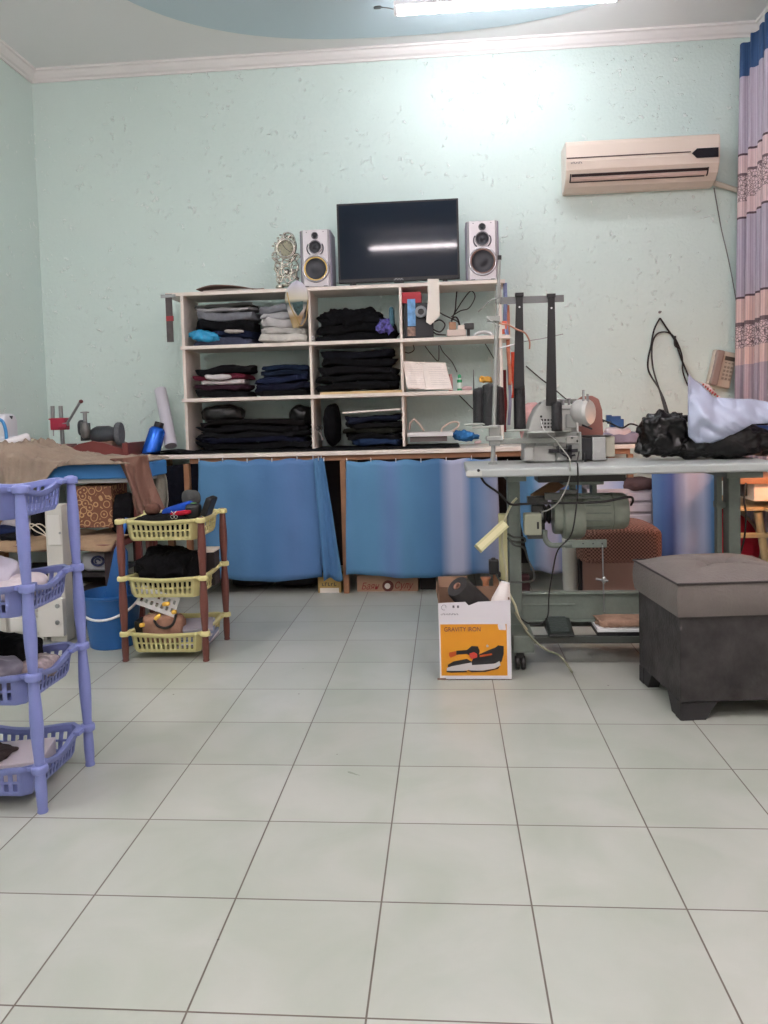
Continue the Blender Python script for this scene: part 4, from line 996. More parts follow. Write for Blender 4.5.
# channels and cables on the left leg
CRM = mat('yellowed cream plastic', (186, 184, 140), rough=.5)
a = at(478, 549, 1.86); b_ = at(505, 524, 1.92); d = (b_ - a)
Rz = Vector((0, 0, 1)).rotation_difference(d.normalized()).to_matrix()
mb = MB(); c = (a + b_) / 2
mb.box(c, (.040, .03, d.length), Rz)
g = tag(mb.build('cable_duct', CRM, bevel=.002), 'short cream cable duct sticking out diagonally left of the stand leg', 'duct')
mb = MB(); mb.box(c + Rz @ Vector((0, -.0155, 0)), (.02, .002, d.length * .98), Rz); o = mb.build('duct_lid', mat('paler cream plastic', (206, 202, 160), rough=.5), g); o.parent = g; o.matrix_parent_inverse = Matrix.Identity(4)
tag(px(MB(), 499.5, 514, 508, 612, 1.97, .03).build('vertical_cable_duct', CRM, bevel=.003), 'tall cream cable duct strapped upright to the left leg of the stand', 'duct')
cord('cream_cable', [(517, 498, 1.93), (511, 505, 1.93), (505, 520, 1.93), (502, 545, 1.94), (506, 570, 1.93), (508, 590, 1.92), (515, 605, 1.90), (519, 618, 1.88), (527, 630, 1.86)], .005, 'cream cable running down the front of the left stand leg', mat('cream cable', (182, 180, 150), rough=.5), 'cable')
cord('grey_floor_cable', [(515, 612, 1.86), (521, 622, 1.84), (530, 636, 1.80), (545, 649, 1.74), (560, 656, 1.80), (572, 672, 1.70)], .0045, 'grey green cable running from the stand leg down to the floor', mat('grey green cable', (126, 128, 106), rough=.5), 'cable')
cord('white_thin_cord', [(556, 440, 2.03), (560, 446, 1.98), (568, 456, 1.80), (570, 462, 1.765), (569, 480, 1.80), (560, 500, 1.82), (550, 509, 1.85), (542, 512, 1.88)], .0024, 'thin pale cord hanging over the table edge to the switch box', mat('pale cord', (160, 162, 154), rough=.5), 'cord')
cord('black_wire', [(579, 452, 2.02), (577, 462, 1.80), (577.5, 465, 1.765), (578, 485, 1.80), (576, 510, 1.85), (571, 535, 1.86), (558, 550, 1.88), (553, 570, 1.9), (549, 595, 1.9), (548, 615, 1.9), (541, 624, 1.9), (530, 624, 1.9), (520, 618, 1.92)], .003, 'thin black wire hanging over the table edge in front of the motor', cat='cord')
cord('black_cable', [(481, 477, 1.9), (486, 484, 1.88), (500, 494, 1.88), (510, 504, 1.9), (525, 504, 1.9), (560, 503, 1.88), (600, 502, 1.86), (628, 497, 1.88), (633, 500, 1.92), (631, 505, 1.96)], .005, 'thick black cable looping from the table corner across the motor front', cat='cable')
cord('dark_cable', [(508, 534, 1.95), (514, 537, 1.92), (524, 538, 1.94), (524, 542, 1.98), (512, 541, 1.94), (508, 538, 1.95), (514, 545, 1.92), (524, 548, 1.95), (528, 560, 2.0), (534, 572, 2.0), (533, 580, 2.0), (524, 582, 1.95), (510, 582, 1.93), (500, 580, 1.93), (496, 574, 1.92)], .0045, 'dark cable wound round the middle of the left stand leg', mat('dark grey cable', (66, 70, 66), rough=.5), 'cable')
cord('floor_cable', [(545, 661, 2.05), (570, 660, 2.15), (600, 655, 2.3), (640, 651, 2.3), (690, 649, 2.35)], .005, 'dark cable lying on the floor under the sewing table', mat('plum cable', (70, 50, 58), rough=.5), 'cable')
g = thing('power_plug', 'black power plug hanging on the cable left of the stand leg', 'plug', at(494, 568, 1.93))
mb = MB(); px(mb, 489, 560, 499, 575, 1.92, .035); px(mb, 491, 558, 496, 561, 1.925, .02); px(mb, 496, 572, 501, 578, 1.925, .02); mb.build('plug_body', BLACK, g, bevel=.006)
tag(px(MB(), 522, 576, 530, 597.5, 3.02, .06).build('maroon_block', mat('dark maroon block', (70, 34, 38), rough=.6), bevel=.004), 'small dark maroon block standing behind the left stand leg', 'block')
g = thing('thread_spool', 'orange wooden spool with a flared rim on the floor behind the gravity iron carton', 'spool', at(486, 592, 2.6))
q = at(486, 590, 2.7)
MB().lathe([(.045, 0), (.05, .006), (.045, .014), (.02, .03), (.018, .10), (.03, .125)], (at(486, 590, 3.0).x, 3.0, 0.001), seg=28).build('spool_body', mat('orange wood', (196, 128, 90), rough=.5), g, smooth=True)
wh = at(571, 590, 2.6)
tag(MB().lathe([(.0, 0), (.034, 0), (.036, .05), (.042, .2), (.042, .42), (.036, .46), (0.001, .47)], (at(571, 575, 2.6).x, 2.6, 0), seg=24, cap=False).build('white_table_leg', mat('white turned leg', (196, 194, 186), rough=.5), smooth=True), 'thick white turned leg standing on the floor left of the checked stool', 'leg')
# checked stool
SYk = 2.52
sk = thing('checked_stool', 'box stool with brown checked seat and pinkish brown sides behind the sewing stand', 'stool', at(618, 600, SYk))
qa, qb = at(583, 560, SYk).x, at(650, 560, SYk).x
zst = at(618, 545, SYk).z
MB().b2((qa, SYk, 0), (qb, SYk + .34, zst)).build('stool_body', mat('pinkish brown panel', (152, 118, 106), rough=.7, var=.05), sk, bevel=.004)
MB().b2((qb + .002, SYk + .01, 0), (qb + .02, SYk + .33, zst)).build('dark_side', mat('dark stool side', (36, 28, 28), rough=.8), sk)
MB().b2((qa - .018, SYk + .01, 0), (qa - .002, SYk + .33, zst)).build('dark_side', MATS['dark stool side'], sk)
chk = mat('brown houndstooth check', (140, 104, 92), rough=.9)
nt = chk.node_tree; cb = nt.nodes.new('ShaderNodeTexChecker'); cb.inputs['Scale'].default_value = 115
cb.inputs['Color1'].default_value = (*lin((160, 118, 104)), 1); cb.inputs['Color2'].default_value = (*lin((96, 66, 58)), 1)
nt.links.new(nt.nodes['Texture Coordinate'].outputs['Object'], cb.inputs['Vector']); nt.links.new(cb.outputs['Color'], nt.nodes['Principled BSDF'].inputs['Base Color'])
qa2, qb2 = at(577, 540, SYk).x, at(664, 545, SYk).x; ztq = at(615, 520, SYk + .15).z
def domed(q):
    if q.z > 0: q.z *= .45 + .55 * max(0, math.cos(q.x * 4.6)) * max(.2, math.cos(q.y * 4))
    return q
MB().sq(((qa2 + qb2) / 2, SYk + .17, zst + .005), (qb2 - qa2, .40, (ztq - zst) * 2), e=.3, nu=60, nv=24, fn=domed).build('seat_cushion', chk, sk, smooth=True)
# white drawers behind
dr = thing('plastic_drawer_unit', 'small white plastic drawer unit behind the checked stool', 'drawers', at(640, 520, 3.15))
px(MB(), 588, 489, 656, 595.5, 3.12, .3).build('drawer_body', mat('greyish white plastic', (186, 178, 184), rough=.45), dr, bevel=.004)
for y0, y1 in ((493, 501), (504, 512), (515, 526)):
    px(MB(), 627, y0, 652, y1, 3.108, .014).build('drawer_front', mat('pale drawer plastic', (196, 186, 192), rough=.4), dr, bevel=.003)
tag(MB().sq(at(637, 484, 3.2), (.2, .2, .07), e=.6, amp=.012, seed=8).build('brown_cloth_heap', cloth('plum brown', (110, 84, 84)), smooth=True), 'brown cloth lying on the white plastic drawer unit', 'cloth')

# ------------------------------------------------------------------ overlock machine
OY = 2.06
ov = thing('overlock_machine', 'grey-white industrial overlock sewing machine standing on the sewing table', 'sewing machine', (at(565, 460, OY).x, OY + .1, TZ))
MG = mat('pale grey machine enamel', (168, 170, 166), rough=.4, var=.03); MGd = mat('mid grey machine enamel', (132, 136, 132), rough=.45)
def pz(x, y, Y=OY): q = at(x, y, Y); return (q.x, q.z)
poly = [pz(x, y) for x, y in ((524, 462), (525, 442), (529, 428), (532, 418), (537, 408), (544, 401), (552, 398), (556, 400), (556, 462))]
MB().prism(poly, 1, OY, OY + .16).build('body_casting', MG, ov, bevel=.008, bseg=3)
mb = MB(); px(mb, 552, 405, 577, 433, OY + .02, .12); mb.build('head_box', MG, ov, bevel=.006)
mb = MB(); px(mb, 576.5, 403, 578.5, 437, OY + .0, .06); mb.build('side_plate', mat('polished plate', (190, 190, 188), rough=.3, metal=.5), ov, bevel=.001)
px(MB(), 556, 432, 582, 461, OY + .0, .14).build('front_cover', MGd, ov, bevel=.005)
px(MB(), 580, 438, 593, 460, OY + .02, .12).build('dark_opening', mat('machine black', (24, 26, 32), rough=.4), ov, bevel=.002)
px(MB(), 592.5, 437, 606, 460.5, OY + .01, .13).build('right_cover', mat('light grey cover', (156, 158, 156), rough=.45), ov, bevel=.004)
px(MB(), 605.5, 436.5, 615, 457, OY + .03, .10).build('waste_box', mat('beige grey box', (166, 164, 148), rough=.5), ov, bevel=.004)
px(MB(), 524, 448, 534, 461, OY - .03, .06).build('left_block', MG, ov, bevel=.008)
px(MB(), 535, 443, 553, 446, OY - .012, .02).build('presser_lever', MGd, ov, bevel=.001)
mb = MB(); px(mb, 549, 449, 578, 452.5, OY - .02, .02); px(mb, 567, 445, 572, 459, OY - .02, .02); mb.build('looper_parts', mat('machine black', (24, 26, 32)), ov, bevel=.001)
# hand wheel (drum)
a = at(576, 413, OY + .05); b_ = at(590, 412, OY + .05)
MB().lathe([(.052, 0), (.056, .01), (.058, .02), (.058, .055), (.05, .068), (.02, .072)], a, (.8, -.6, .02), 36).build('hand_wheel', MG, ov, smooth=True, autos=30)
for x, y0, y1 in ((583.5, 390, 404), (587.5, 394, 404)):
    MB().cyl(at(x, y1, OY - .0), at(x, y0, OY - .0), .0055).build('tension_post', METAL, ov)
mb = MB()
for i in range(4):
    for j in range(3): px(mb, 541 + i * 3.2, 419 + j * 3.5, 543 + i * 3.2, 421 + j * 3.5, OY - .001, .002)
mb.build('thread_chart_print', INK, ov)
mb = MB()
for x, y in ((544.5, 443), (556.5, 443), (572, 438), (577, 441), (541, 416.5)):
    q = at(x, y, OY); mb.lathe([(.005, 0), (.005, .016)], (q.x, OY + .012, q.z), (0, -1, 0), 10)
mb.build('screws', mat('dark screw', (50, 50, 50), rough=.3, metal=.8), ov)
mb = MB(); px(mb, 556, 399, 577, 403, OY + .03, .1); px(mb, 540, 402, 546, 406, OY + .02, .05); px(mb, 552, 408, 576, 410, OY + .016, .02); px(mb, 566, 414, 577, 428, OY + .008, .03)
mb.build('head_ribs', MGd, ov, bevel=.003)
mb = MB(); px(mb, 526, 441, 555, 443.5, OY - .008, .03); px(mb, 553, 436, 566, 447, OY - .006, .04); px(mb, 566, 436, 579, 444, OY - .004, .04)
mb.build('needle_plate', mat('worn light metal', (150, 152, 148), rough=.35, metal=.4), ov, bevel=.003)
mb = MB(); mb.tube([at(558, 446, OY - .02), at(560, 452, OY - .03), at(566, 456, OY - .03), at(575, 455, OY - .02)], .004); mb.cyl(at(585, 462, OY + .01), at(585, 452, OY + .01), .006); mb.cyl(at(582, 425, OY - .0), at(592, 429, OY - .0), .004)
mb.build('thread_tubes', mat('machine black', (24, 26, 32)), ov, smooth=True)
mb = MB(); mb.tube([at(541, 420, OY - .004), at(543, 428, OY - .02), at(548, 434, OY - .03), at(556, 440, OY - .03)], .0018)
mb.build('white_thread', WPLAST, ov, smooth=True)
mb = MB()
for x, y in ((563, 400), (569, 399), (575, 402), (558, 401)):
    q = at(x, y, OY + .03); mb.cyl(q, q + Vector((0, 0, -.03)), .006); mb.sq(q, (.02, .02, .008), e=.8, nu=12, nv=6)
mb.build('thread_guides', METAL, ov)
tag(MB().prism([pz(x, y, 2.23) for x, y in ((577, 461), (577, 400), (582, 396.5), (592, 395.5), (599, 399), (602.5, 410), (603.5, 437), (603.5, 461))], 1, 2.23, 2.255).build('brown_card', mat('red brown board', (146, 100, 90), rough=.7), bevel=.006), 'rounded red-brown board standing upright behind the overlock machine', 'board')
tag(MB().sq((at(596, 437.5, OY + .05).x, OY + .07, at(596, 436, OY + .05).z), (.13, .1, .006), e=.3).build('dark_tray', mat('dark thin tray', (48, 50, 50), rough=.4), smooth=True), 'thin dark plate lying on the right covers of the overlock machine', 'tray')

# thread stand -----------------------------------------------------------
NY = 2.04
ts = thing('thread_stand', 'grey telescopic thread stand with a top bar clamped to the sewing table', 'thread stand', at(494, 460, NY))
GR = mat('grey painted steel', (148, 152, 148), rough=.4, metal=.3)
pp = [at(499.5, 258, NY), at(498, 285, NY), at(496.5, 320, NY), at(495, 365, NY), at(494, 400, NY), at(493, 461, NY)]
MB().cyl(at(499.5, 257, NY), at(497, 330, NY), .006).build('upper_pole', GR, ts)
MB().cyl(at(498.4, 285, NY), at(497.6, 303, NY), .012).build('upper_collar', GR, ts)
MB().cyl(at(497, 318, NY), at(492.8, 461, NY), .0095).build('lower_pole', GR, ts)
MB().cyl(at(499.5, 255.5, NY), at(499.4, 260, NY), .0085).build('pole_cap', BLACK, ts)
mb = MB(); px(mb, 487, 316, 500, 321, NY - .02, .03); mb.tube([at(488, 319, NY - .02), at(500, 327, NY - .02)], .003, smooth=0); mb.build('clip', GR, ts, bevel=.001)
mb = MB(); px(mb, 489, 425, 500, 446, NY - .015, .03); px(mb, 486, 436, 503, 441, NY - .02, .04); mb.build('arm_clamp', GR, ts, bevel=.004)
mb = MB(); mb.lathe([(.02, 0), (.02, .006), (.012, .012)], Vector((at(492.8, 461, NY).x, NY, TZ))); mb.build('base_flange', GR, ts)
px(MB(), 500, 296, 564, 303, NY, .005).build('top_bar', mat('dull grey bar', (104, 106, 106), rough=.45, metal=.4), ts, bevel=.001)
mb = MB(); mb.tube([at(478, 312, NY - .02), at(490, 301, NY - .02), at(500, 297, NY - .01)], .0028); mb.build('wire_arm', GR, ts, smooth=True)
mb = MB(); mb.tube([at(498, 323, NY), at(508, 325, NY - .02), at(518, 330, NY - .03), (at(525, 333, NY - .03)), at(529.5, 341, NY - .03), at(529.5, 349, NY - .03)], .0035); mb.build('copper_arm', mat('copper wire', (178, 128, 108), rough=.3, metal=.7), ts, smooth=True)
mb = MB(); mb.tube([at(524, 341.5, NY), at(545, 338, NY), at(563, 334, NY)], .002); mb.build('thread_rod', METAL, ts, smooth=True)
mb = MB(); mb.tube([at(499, 348.5, NY), at(515, 344, NY)], .003, smooth=0); mb.build('white_rod', WPLAST, ts, smooth=True)
# spool tray arms
mb = MB(); px(mb, 498, 438, 566, 443.5, NY - .01, .03); mb.build('cross_arm', mat('grey arm', (124, 128, 122), rough=.45), ts, bevel=.003)
mb = MB()
TRM = mat('pale grey spool plate', (170, 174, 166), rough=.45)
for x, y, Yq in ((486, 428, NY + .02), (478, 425, NY + .07), (520, 431, NY + .07), (557, 432, NY + .04), (540, 433, NY - .02)):
    q = at(x, y, Yq); mb.lathe([(.058, 0), (.062, .003), (.055, .007), (.01, .010)], q, (0, 0, 1), 32)
mb.build('spool_plates', TRM, ts, smooth=True, autos=30)
# black straps hanging from the bar
def strap(pt, label):
    (xt, wt_), (xb2, wb), y0, y1 = pt
    g = thing('black_thread_strap', label, 'strap', at(xt, y0, NY), 'black straps hanging from the thread stand bar')
    pl = []
    for (x, w, y) in ((xt, wt_, y0), (xb2, wb, y1)):
        pl.append((x - w / 2, y)); pl.append((x + w / 2, y))
    P4 = [pl[0], pl[1], pl[3], pl[2]]
    MB().prism([pz(x, y, NY - .012) for x, y in P4], 1, NY - .012, NY - .004).build('strap_body', mat('black webbing', (11, 11, 12), rough=.6), g, bevel=.001)
    px(MB(), xt - wt_ / 2 - 1, y0 - 1.5, xt + wt_ / 2 + 1, y0 + 2, NY - .016, .028).build('top_clip', BLACK, g, bevel=.001)
    q = at(xt, y0 + 13, NY - .012); MB().lathe([(.004, 0), (.004, .0015)], q, (0, -1, 0), 12).build('rivet', WPLAST, g)
strap(((519.5, 6.5), (519, 11), 294, 388), 'long tapering black strap hanging from the bar, nearest the pole')
strap(((551.5, 6.5), (551.5, 11), 295, 406), 'long tapering black strap hanging from the bar, above the overlock machine')
def spool(xc_s, w, y0, y1, Yq, label, m=None, dome=True):
    g = thing('black_thread_cone', label, 'thread cone', at(xc_s, y1, Yq), 'black thread cones on the thread stand')
    a = at(xc_s, y1, Yq); H = at(xc_s, y0, Yq).z - a.z; r = (at(xc_s + w / 2, y1, Yq).x - a.x)
    pr_ = [(r, 0)] + [(r * (1 - .05 * k / 8), H * (k / 9)) for k in range(1, 9)] + [(r * .93, H * .95), (r * .8, H * .985), (r * .4, H)]
    MB().lathe(pr_, a, (0, 0, 1), 28).build('thread_body', m or mat('black thread', (24, 25, 28), rough=.5, bump=.5, bscale=120), g, smooth=True)
    MB().lathe([(r * .3, H * .99), (r * .3, H * 1.015)], a, (0, 0, 1), 16).build('spool_core', BLACK, g)
spool(520, 12, 383, 431, NY + .07, 'tall narrow black thread cone under the strap nearest the pole')
spool(557, 11, 402, 431, NY - .015, 'narrow black thread cone in front of the overlock machine')
spool(481, 16, 388, 424, NY + .09, 'wide black thread cone left of the pole, beside the shelf unit')
spool(491, 17, 384, 426, NY + .04, 'wide black thread cone directly behind the pole')
spool(500, 10, 387, 425, NY + .10, 'dark reddish thread cone just right of the pole', mat('dark plum thread', (44, 26, 28), rough=.5))
tag(MB().lathe([(.006, 0), (.001, .23)], at(474.5, 422, NY + .1), (0, 0, 1), 10).build('cone_spike', BLACK), 'thin black spike standing left of the black thread cones', 'spike')
tag(bag_mesh(at(486, 379.5, NY + .06), (.058, .04, .028), 51, .01, freq=30).build('yellow_scrap', cloth('ochre yellow', (200, 150, 70)), smooth=True), 'crumpled ochre yellow scrap on top of the black thread cones', 'cloth')
# pinkish clutter behind cones
tag(bag_mesh(at(531, 424, 3.3), (.14, .1, .26), 52, .02).build('pink_cloth', cloth('pale pink patterned', (196, 158, 156), .4), smooth=True), 'pink patterned cloth on the worktop behind the thread cones', 'cloth')
cord('wall_cable', [(526, 366), (540, 378), (553, 388), (570, 402), (590, 414), (604, 422)], .004, 'black cord slanting down the wall behind the overlock machine', Y=3.72)

# on the worktop right of the machine: vise, white cloth
g = thing('blue_bench_vise', 'small blue bench vise on the worktop right of the overlock machine', 'vise', at(616, 432, 3.25))
BV = mat('blue enamel', (36, 78, 128), rough=.4)
mb = MB(); px(mb, 611, 416, 621, 427, 3.25, .05); px(mb, 607, 415, 612, 421, 3.25, .04); px(mb, 620, 419, 624, 427, 3.25, .05); mb.cyl(at(606, 421, 3.27), at(614, 419, 3.27), .008); mb.cyl(at(608, 415, 3.27), at(608, 424, 3.27), .005)
mb.build('vise_body', BV, g, bevel=.003)
px(MB(), 612, 426, 621, 449, 3.27, .04).build('clamp_post', BV, g, bevel=.003)
tag(MB().sq((at(619, 434, 3.2).x, 3.24, at(619, 434, 3.2).z), (.15, .12, .08), e=.5, amp=.008, seed=4).build('white_pillow', cloth('pinkish white', (216, 200, 202), .05), smooth=True), 'pinkish white padded block under the blue vise', 'pad')
tag(MB().sq((at(622, 446, 3.2).x, 3.27, WT + .035), (.24, .18, .068), e=.4, amp=.004, seed=4).build('grey_cloth', cloth('lilac grey', (140, 134, 150)), smooth=True), 'lilac grey folded cloth on the worktop under the padded block', 'cloth')
cord('black_cable', [(603, 420, 3.3), (612, 424, 3.2), (622, 428, 3.17), (630, 424, 3.2), (638, 426, 3.2), (643, 430, 3.2), (648, 436, 3.2)], .005, 'wavy black cord lying between the blue vise and the small black bag')

# bags on the table -------------------------------------------------------
BYb = 2.08
def shape(cx, cy, w, h, dpt, seed, amp, Yq, e=.65, freq=10, rot=None, nu=56, nv=28, fn=None):
    q = at(cx, cy, Yq)
    return MB().sq((q.x, Yq, TZ + h / 2 + .001), (w, dpt, h), e=e, amp=amp, seed=seed, freq=freq, nu=nu, nv=nv, rot=rot, fn=fn)
wpx = lambda n: n / FPX * (BYb - CAM.y)
g = thing('small_black_bag', 'crumpled black plastic bag tied on the sewing table, left of the white bag', 'bag', at(660, 458, BYb))
def neck(q):
    k = 1 - .1 * max(0, q.z) / .08
    return Vector((q.x * k, q.y, q.z))
shape(662, 440, wpx(46), wpx(46), .15, 61, .028, BYb, fn=neck, freq=17, nu=90, nv=46).build('bag_body', BAGBLK, g, smooth=True)
MB().sq(at(671, 421, BYb), (wpx(34), .06, wpx(16)), e=.9, amp=.020, freq=28, seed=3, nu=60, nv=30).build('bag_knot', BAGBLK, g, smooth=True)
g = thing('large_black_bag', 'large glossy black plastic bag lying on the sewing table under the white bag', 'bag', at(715, 458, BYb))
shape(722, 445, wpx(92), wpx(32), .22, 62, .020, BYb + .02, freq=15, nu=110, nv=40).build('bag_body', BAGBLK, g, smooth=True)
g = tag(shape(757, 440, wpx(62), wpx(40), .2, 63, .010, BYb + .14, freq=8).build('dark_cloth_bag', mat('dark cloth bag', (40, 36, 38), rough=.7, bump=.3, bscale=60), smooth=True), 'dark grey cloth bag on the sewing table, right of the black plastic bag', 'bag')
# white shopping bag: thin film draped over
WB = mat('translucent white film', (176, 184, 206), rough=.3, bump=.12, bscale=20)
out = [(688, 376), (690, 380), (692, 388), (689, 404), (688, 424), (687, 441), (697, 444), (714, 442), (730, 436), (741, 430), (750, 424), (768, 422), (790, 420)]
top_ = [(688, 376), (694, 379), (700, 384), (712, 396), (722, 398), (738, 399), (752, 399), (768, 402), (790, 406)]
def interp(pts, t):
    n = len(pts) - 1; i = min(n - 1, int(t * n)); f = t * n - i
    return pts[i][0] + (pts[i + 1][0] - pts[i][0]) * f, pts[i][1] + (pts[i + 1][1] - pts[i][1]) * f
botL = [(688, 380), (688, 436), (696, 443), (712, 443), (728, 437), (740, 431), (752, 424), (770, 423), (790, 421)]
topL = [(689, 374), (692, 378), (702, 385), (713, 397), (724, 398), (738, 399), (752, 399), (768, 402), (790, 406)]
def wb(u, v):
    a = interp(topL, u); b2 = interp(botL, u)
    x = a[0] + (b2[0] - a[0]) * v; y = a[1] + (b2[1] - a[1]) * v
    n_ = noise.noise(Vector((x * .045, y * .06, 2))); n2 = abs(noise.noise(Vector(((x - y) * .05, (x + y) * .022, 7))))
    Yq = BYb - .04 - .09 * math.sin(PI * min(1, .15 + v * .7)) * math.sin(PI * min(.95, .1 + u)) + .05 * (1 - v) + .02 * n_ - .045 * n2
    q = at(x, y, Yq)
    return q
g = thing('white_shopping_bag', 'white plastic carrier bag slumped over the black bags on the sewing table', 'bag', at(725, 440, BYb))
MB().grid(wb, 60, 26).build('bag_film', WB, g, solid=.002, smooth=True)
def wb2(u, v):
    q = wb(u, v); q = CAM + (q - CAM) * (1.03 + .02 * math.sin(PI * v)); return q
MB().grid(wb2, 40, 14).build('back_film', WB, g, solid=.002, smooth=True)
mb = MB(); mb.grid(lambda u, v: at(698 + 22 * u + 2 * v, 382 + 16 * u ** 1.2 + (1 - abs(2 * u - 1)) * 6 * (v - .5) * 1.4, BYb + .02 + .01 * v), 14, 4)
mb.build('red_print', mat('pale print with red marks', (232, 206, 202), rough=.4, var=.25, vscale=90), g, solid=.001, smooth=True)
mb = MB()
for k in range(7):
    a = at(703 + k * 2.4, 385 + k * 1.9, BYb + .015); mb.box(a, (.006, .002, .010), Euler((0, .6, 0)))
mb.build('red_letters', mat('red marks', (176, 60, 60)), g)
tag(MB().sq(at(762, 430, BYb + .02), (.12, .08, .04), e=.5, amp=.004, seed=9).build('blue_packet', mat('blue packet', (64, 92, 158), rough=.4), smooth=True), 'blue packet under the right edge of the white bag', 'packet')

# lower right, behind: shelf table with lit box and red cushion
g = thing('wooden_side_table', 'pale wooden side table seen behind the right leg of the sewing stand', 'table', (2.35, 3.0, 0))
zsd = at(755, 508, 2.75).z
MB().b2((at(738, 508, 2.75).x, 2.75, zsd - .015), (2.52, 3.35, zsd)).build('shelf_board', PALEWOOD, g, bevel=.002)
zr2 = at(755, 536, 2.75).z
MB().b2((at(736, 536, 2.75).x, 2.76, zr2 - .012), (2.55, 2.79, zr2 + .012)).build('stretcher', PALEWOOD, g, bevel=.002)
ztd = at(755, 478, 2.75).z
MB().b2((at(736, 478, 2.75).x, 2.74, ztd - .03), (2.55, 3.2, ztd + .0)).build('top_board', WOOD, g, bevel=.002)
for xq in (at(741, 530, 3.3).x, 2.47):
    MB().b2((xq, 3.29, 0), (xq + .03, 3.33, zsd - .015)).build('leg', PALEWOOD, g, bevel=.002)
MB().cyl(at(758, 512, 2.78), at(768, 575, 2.78), .02).build('slanted_leg', PALEWOOD, g)
MB().b2((2.50, 2.76, 0), (2.53, 2.79, zsd - .015)).build('leg', PALEWOOD, g, bevel=.002)
tag(px(MB(), 754, 483, 790, 501, 2.76, .25).build('white_carton', mat('white carton', (232, 222, 206), rough=.6), bevel=.003), 'white carton standing on the wooden side table at the right edge', 'box')
tag(px(MB(), 741, 482, 752, 496, 2.85, .1).build('dark_power_strip', BLACK, bevel=.003), 'dark socket block on the side table left of the white carton', 'socket')
cord('black_cable', [(746, 483, 2.72), (744, 500, 2.70), (746, 515, 2.70), (744, 540, 2.70), (738, 560, 2.68), (735, 575, 2.66)], .005, 'black cable hanging down past the red quilted cushion')
q = at(734, 560, 2.95)
g = thing('red_quilted_cushion', 'round red quilted cushion with a pale rim standing under the side table', 'cushion', (at(718, 556, 3.14).x, 3.14, 0))
cz = at(718, 556, 3.14)
R_c = .225
quil = mat('red quilted cloth', (220, 44, 66), rough=.6, bump=.8, bscale=14)
MB().lathe([(R_c * .98, -.02), (R_c, .0), (R_c * .97, .02), (R_c * .7, .045), (R_c * .3, .06), (.001, .062)], Vector((cz.x, 3.14, .02 + R_c)), (0, -1, 0), 40).build('cushion_pad', quil, g, smooth=True)
MB().tube([Vector((cz.x + R_c * 1.03 * math.cos(a), 3.15, .02 + R_c + R_c * 1.03 * math.sin(a))) for a in [i * 2 * PI / 32 for i in range(32)]], .010, close=True, smooth=2).build('pale_rim', cloth('pale rim', (206, 180, 160)), g, smooth=True)

# ------------------------------------------------------------------ ottoman
oa = Vector((1.56, 1.309, 0)); th = math.radians(5.5)
Ro = Matrix.Rotation(th, 3, 'Z'); OW, OD, OH = .43, .40, .462
ot = thing('grey_ottoman', 'square grey storage ottoman with a tufted lid at the right of the room', 'ottoman', oa + Ro @ Vector((OW / 2, OD / 2, 0)))
def oc(x, y, z): return oa + Ro @ Vector((x, y, z))
SUEDE = mat('charcoal velour', (46, 43, 43), rough=.8, var=.7, vscale=11, bump=.3, bscale=80)
SUEDE2 = mat('grey velour', (104, 98, 94), rough=.85, var=.06, vscale=10, bump=.3, bscale=120)
LEG = mat('black ottoman leg', (34, 32, 34), rough=.6)
MB().box(oc(OW / 2, OD / 2, .205), (OW, OD, .29), Ro).build('box_body', SUEDE, ot, bevel=.006, bseg=3)
for (x, y, sx, sy) in ((0, 0, 1, 1), (OW, 0, -1, 1), (0, OD, 1, -1), (OW, OD, -1, -1)):
    mb = MB()
    pl = [(0, 0), (.085, 0), (.10, .025), (.125, .06), (0, .06)]
    # tapered L-shaped bracket foot: two profiles meeting at the corner
    v0 = []
    for dpt in (.002, .045):
        v0.append([oc(x + sx * (a * (1 if True else 1)) + 0, y + sy * dpt, b_) for a, b_ in pl])
    f1 = [mb.bm.verts.new(v) for v in v0[0]]; f2 = [mb.bm.verts.new(v) for v in v0[1]]
    n = len(pl); mb.bm.faces.new(f1); mb.bm.faces.new(f2[::-1])
    for i in range(n): mb.bm.faces.new((f1[i], f2[i], f2[(i + 1) % n], f1[(i + 1) % n]))
    v0 = []
    for dpt in (.003, .045):
        v0.append([oc(x + sx * dpt, y + sy * a, b_) for a, b_ in pl])
    f1 = [mb.bm.verts.new(v) for v in v0[0]]; f2 = [mb.bm.verts.new(v) for v in v0[1]]
    mb.bm.faces.new(f1); mb.bm.faces.new(f2[::-1])
    for i in range(n): mb.bm.faces.new((f1[i], f2[i], f2[(i + 1) % n], f1[(i + 1) % n]))
    mb.build('leg', LEG, ot)
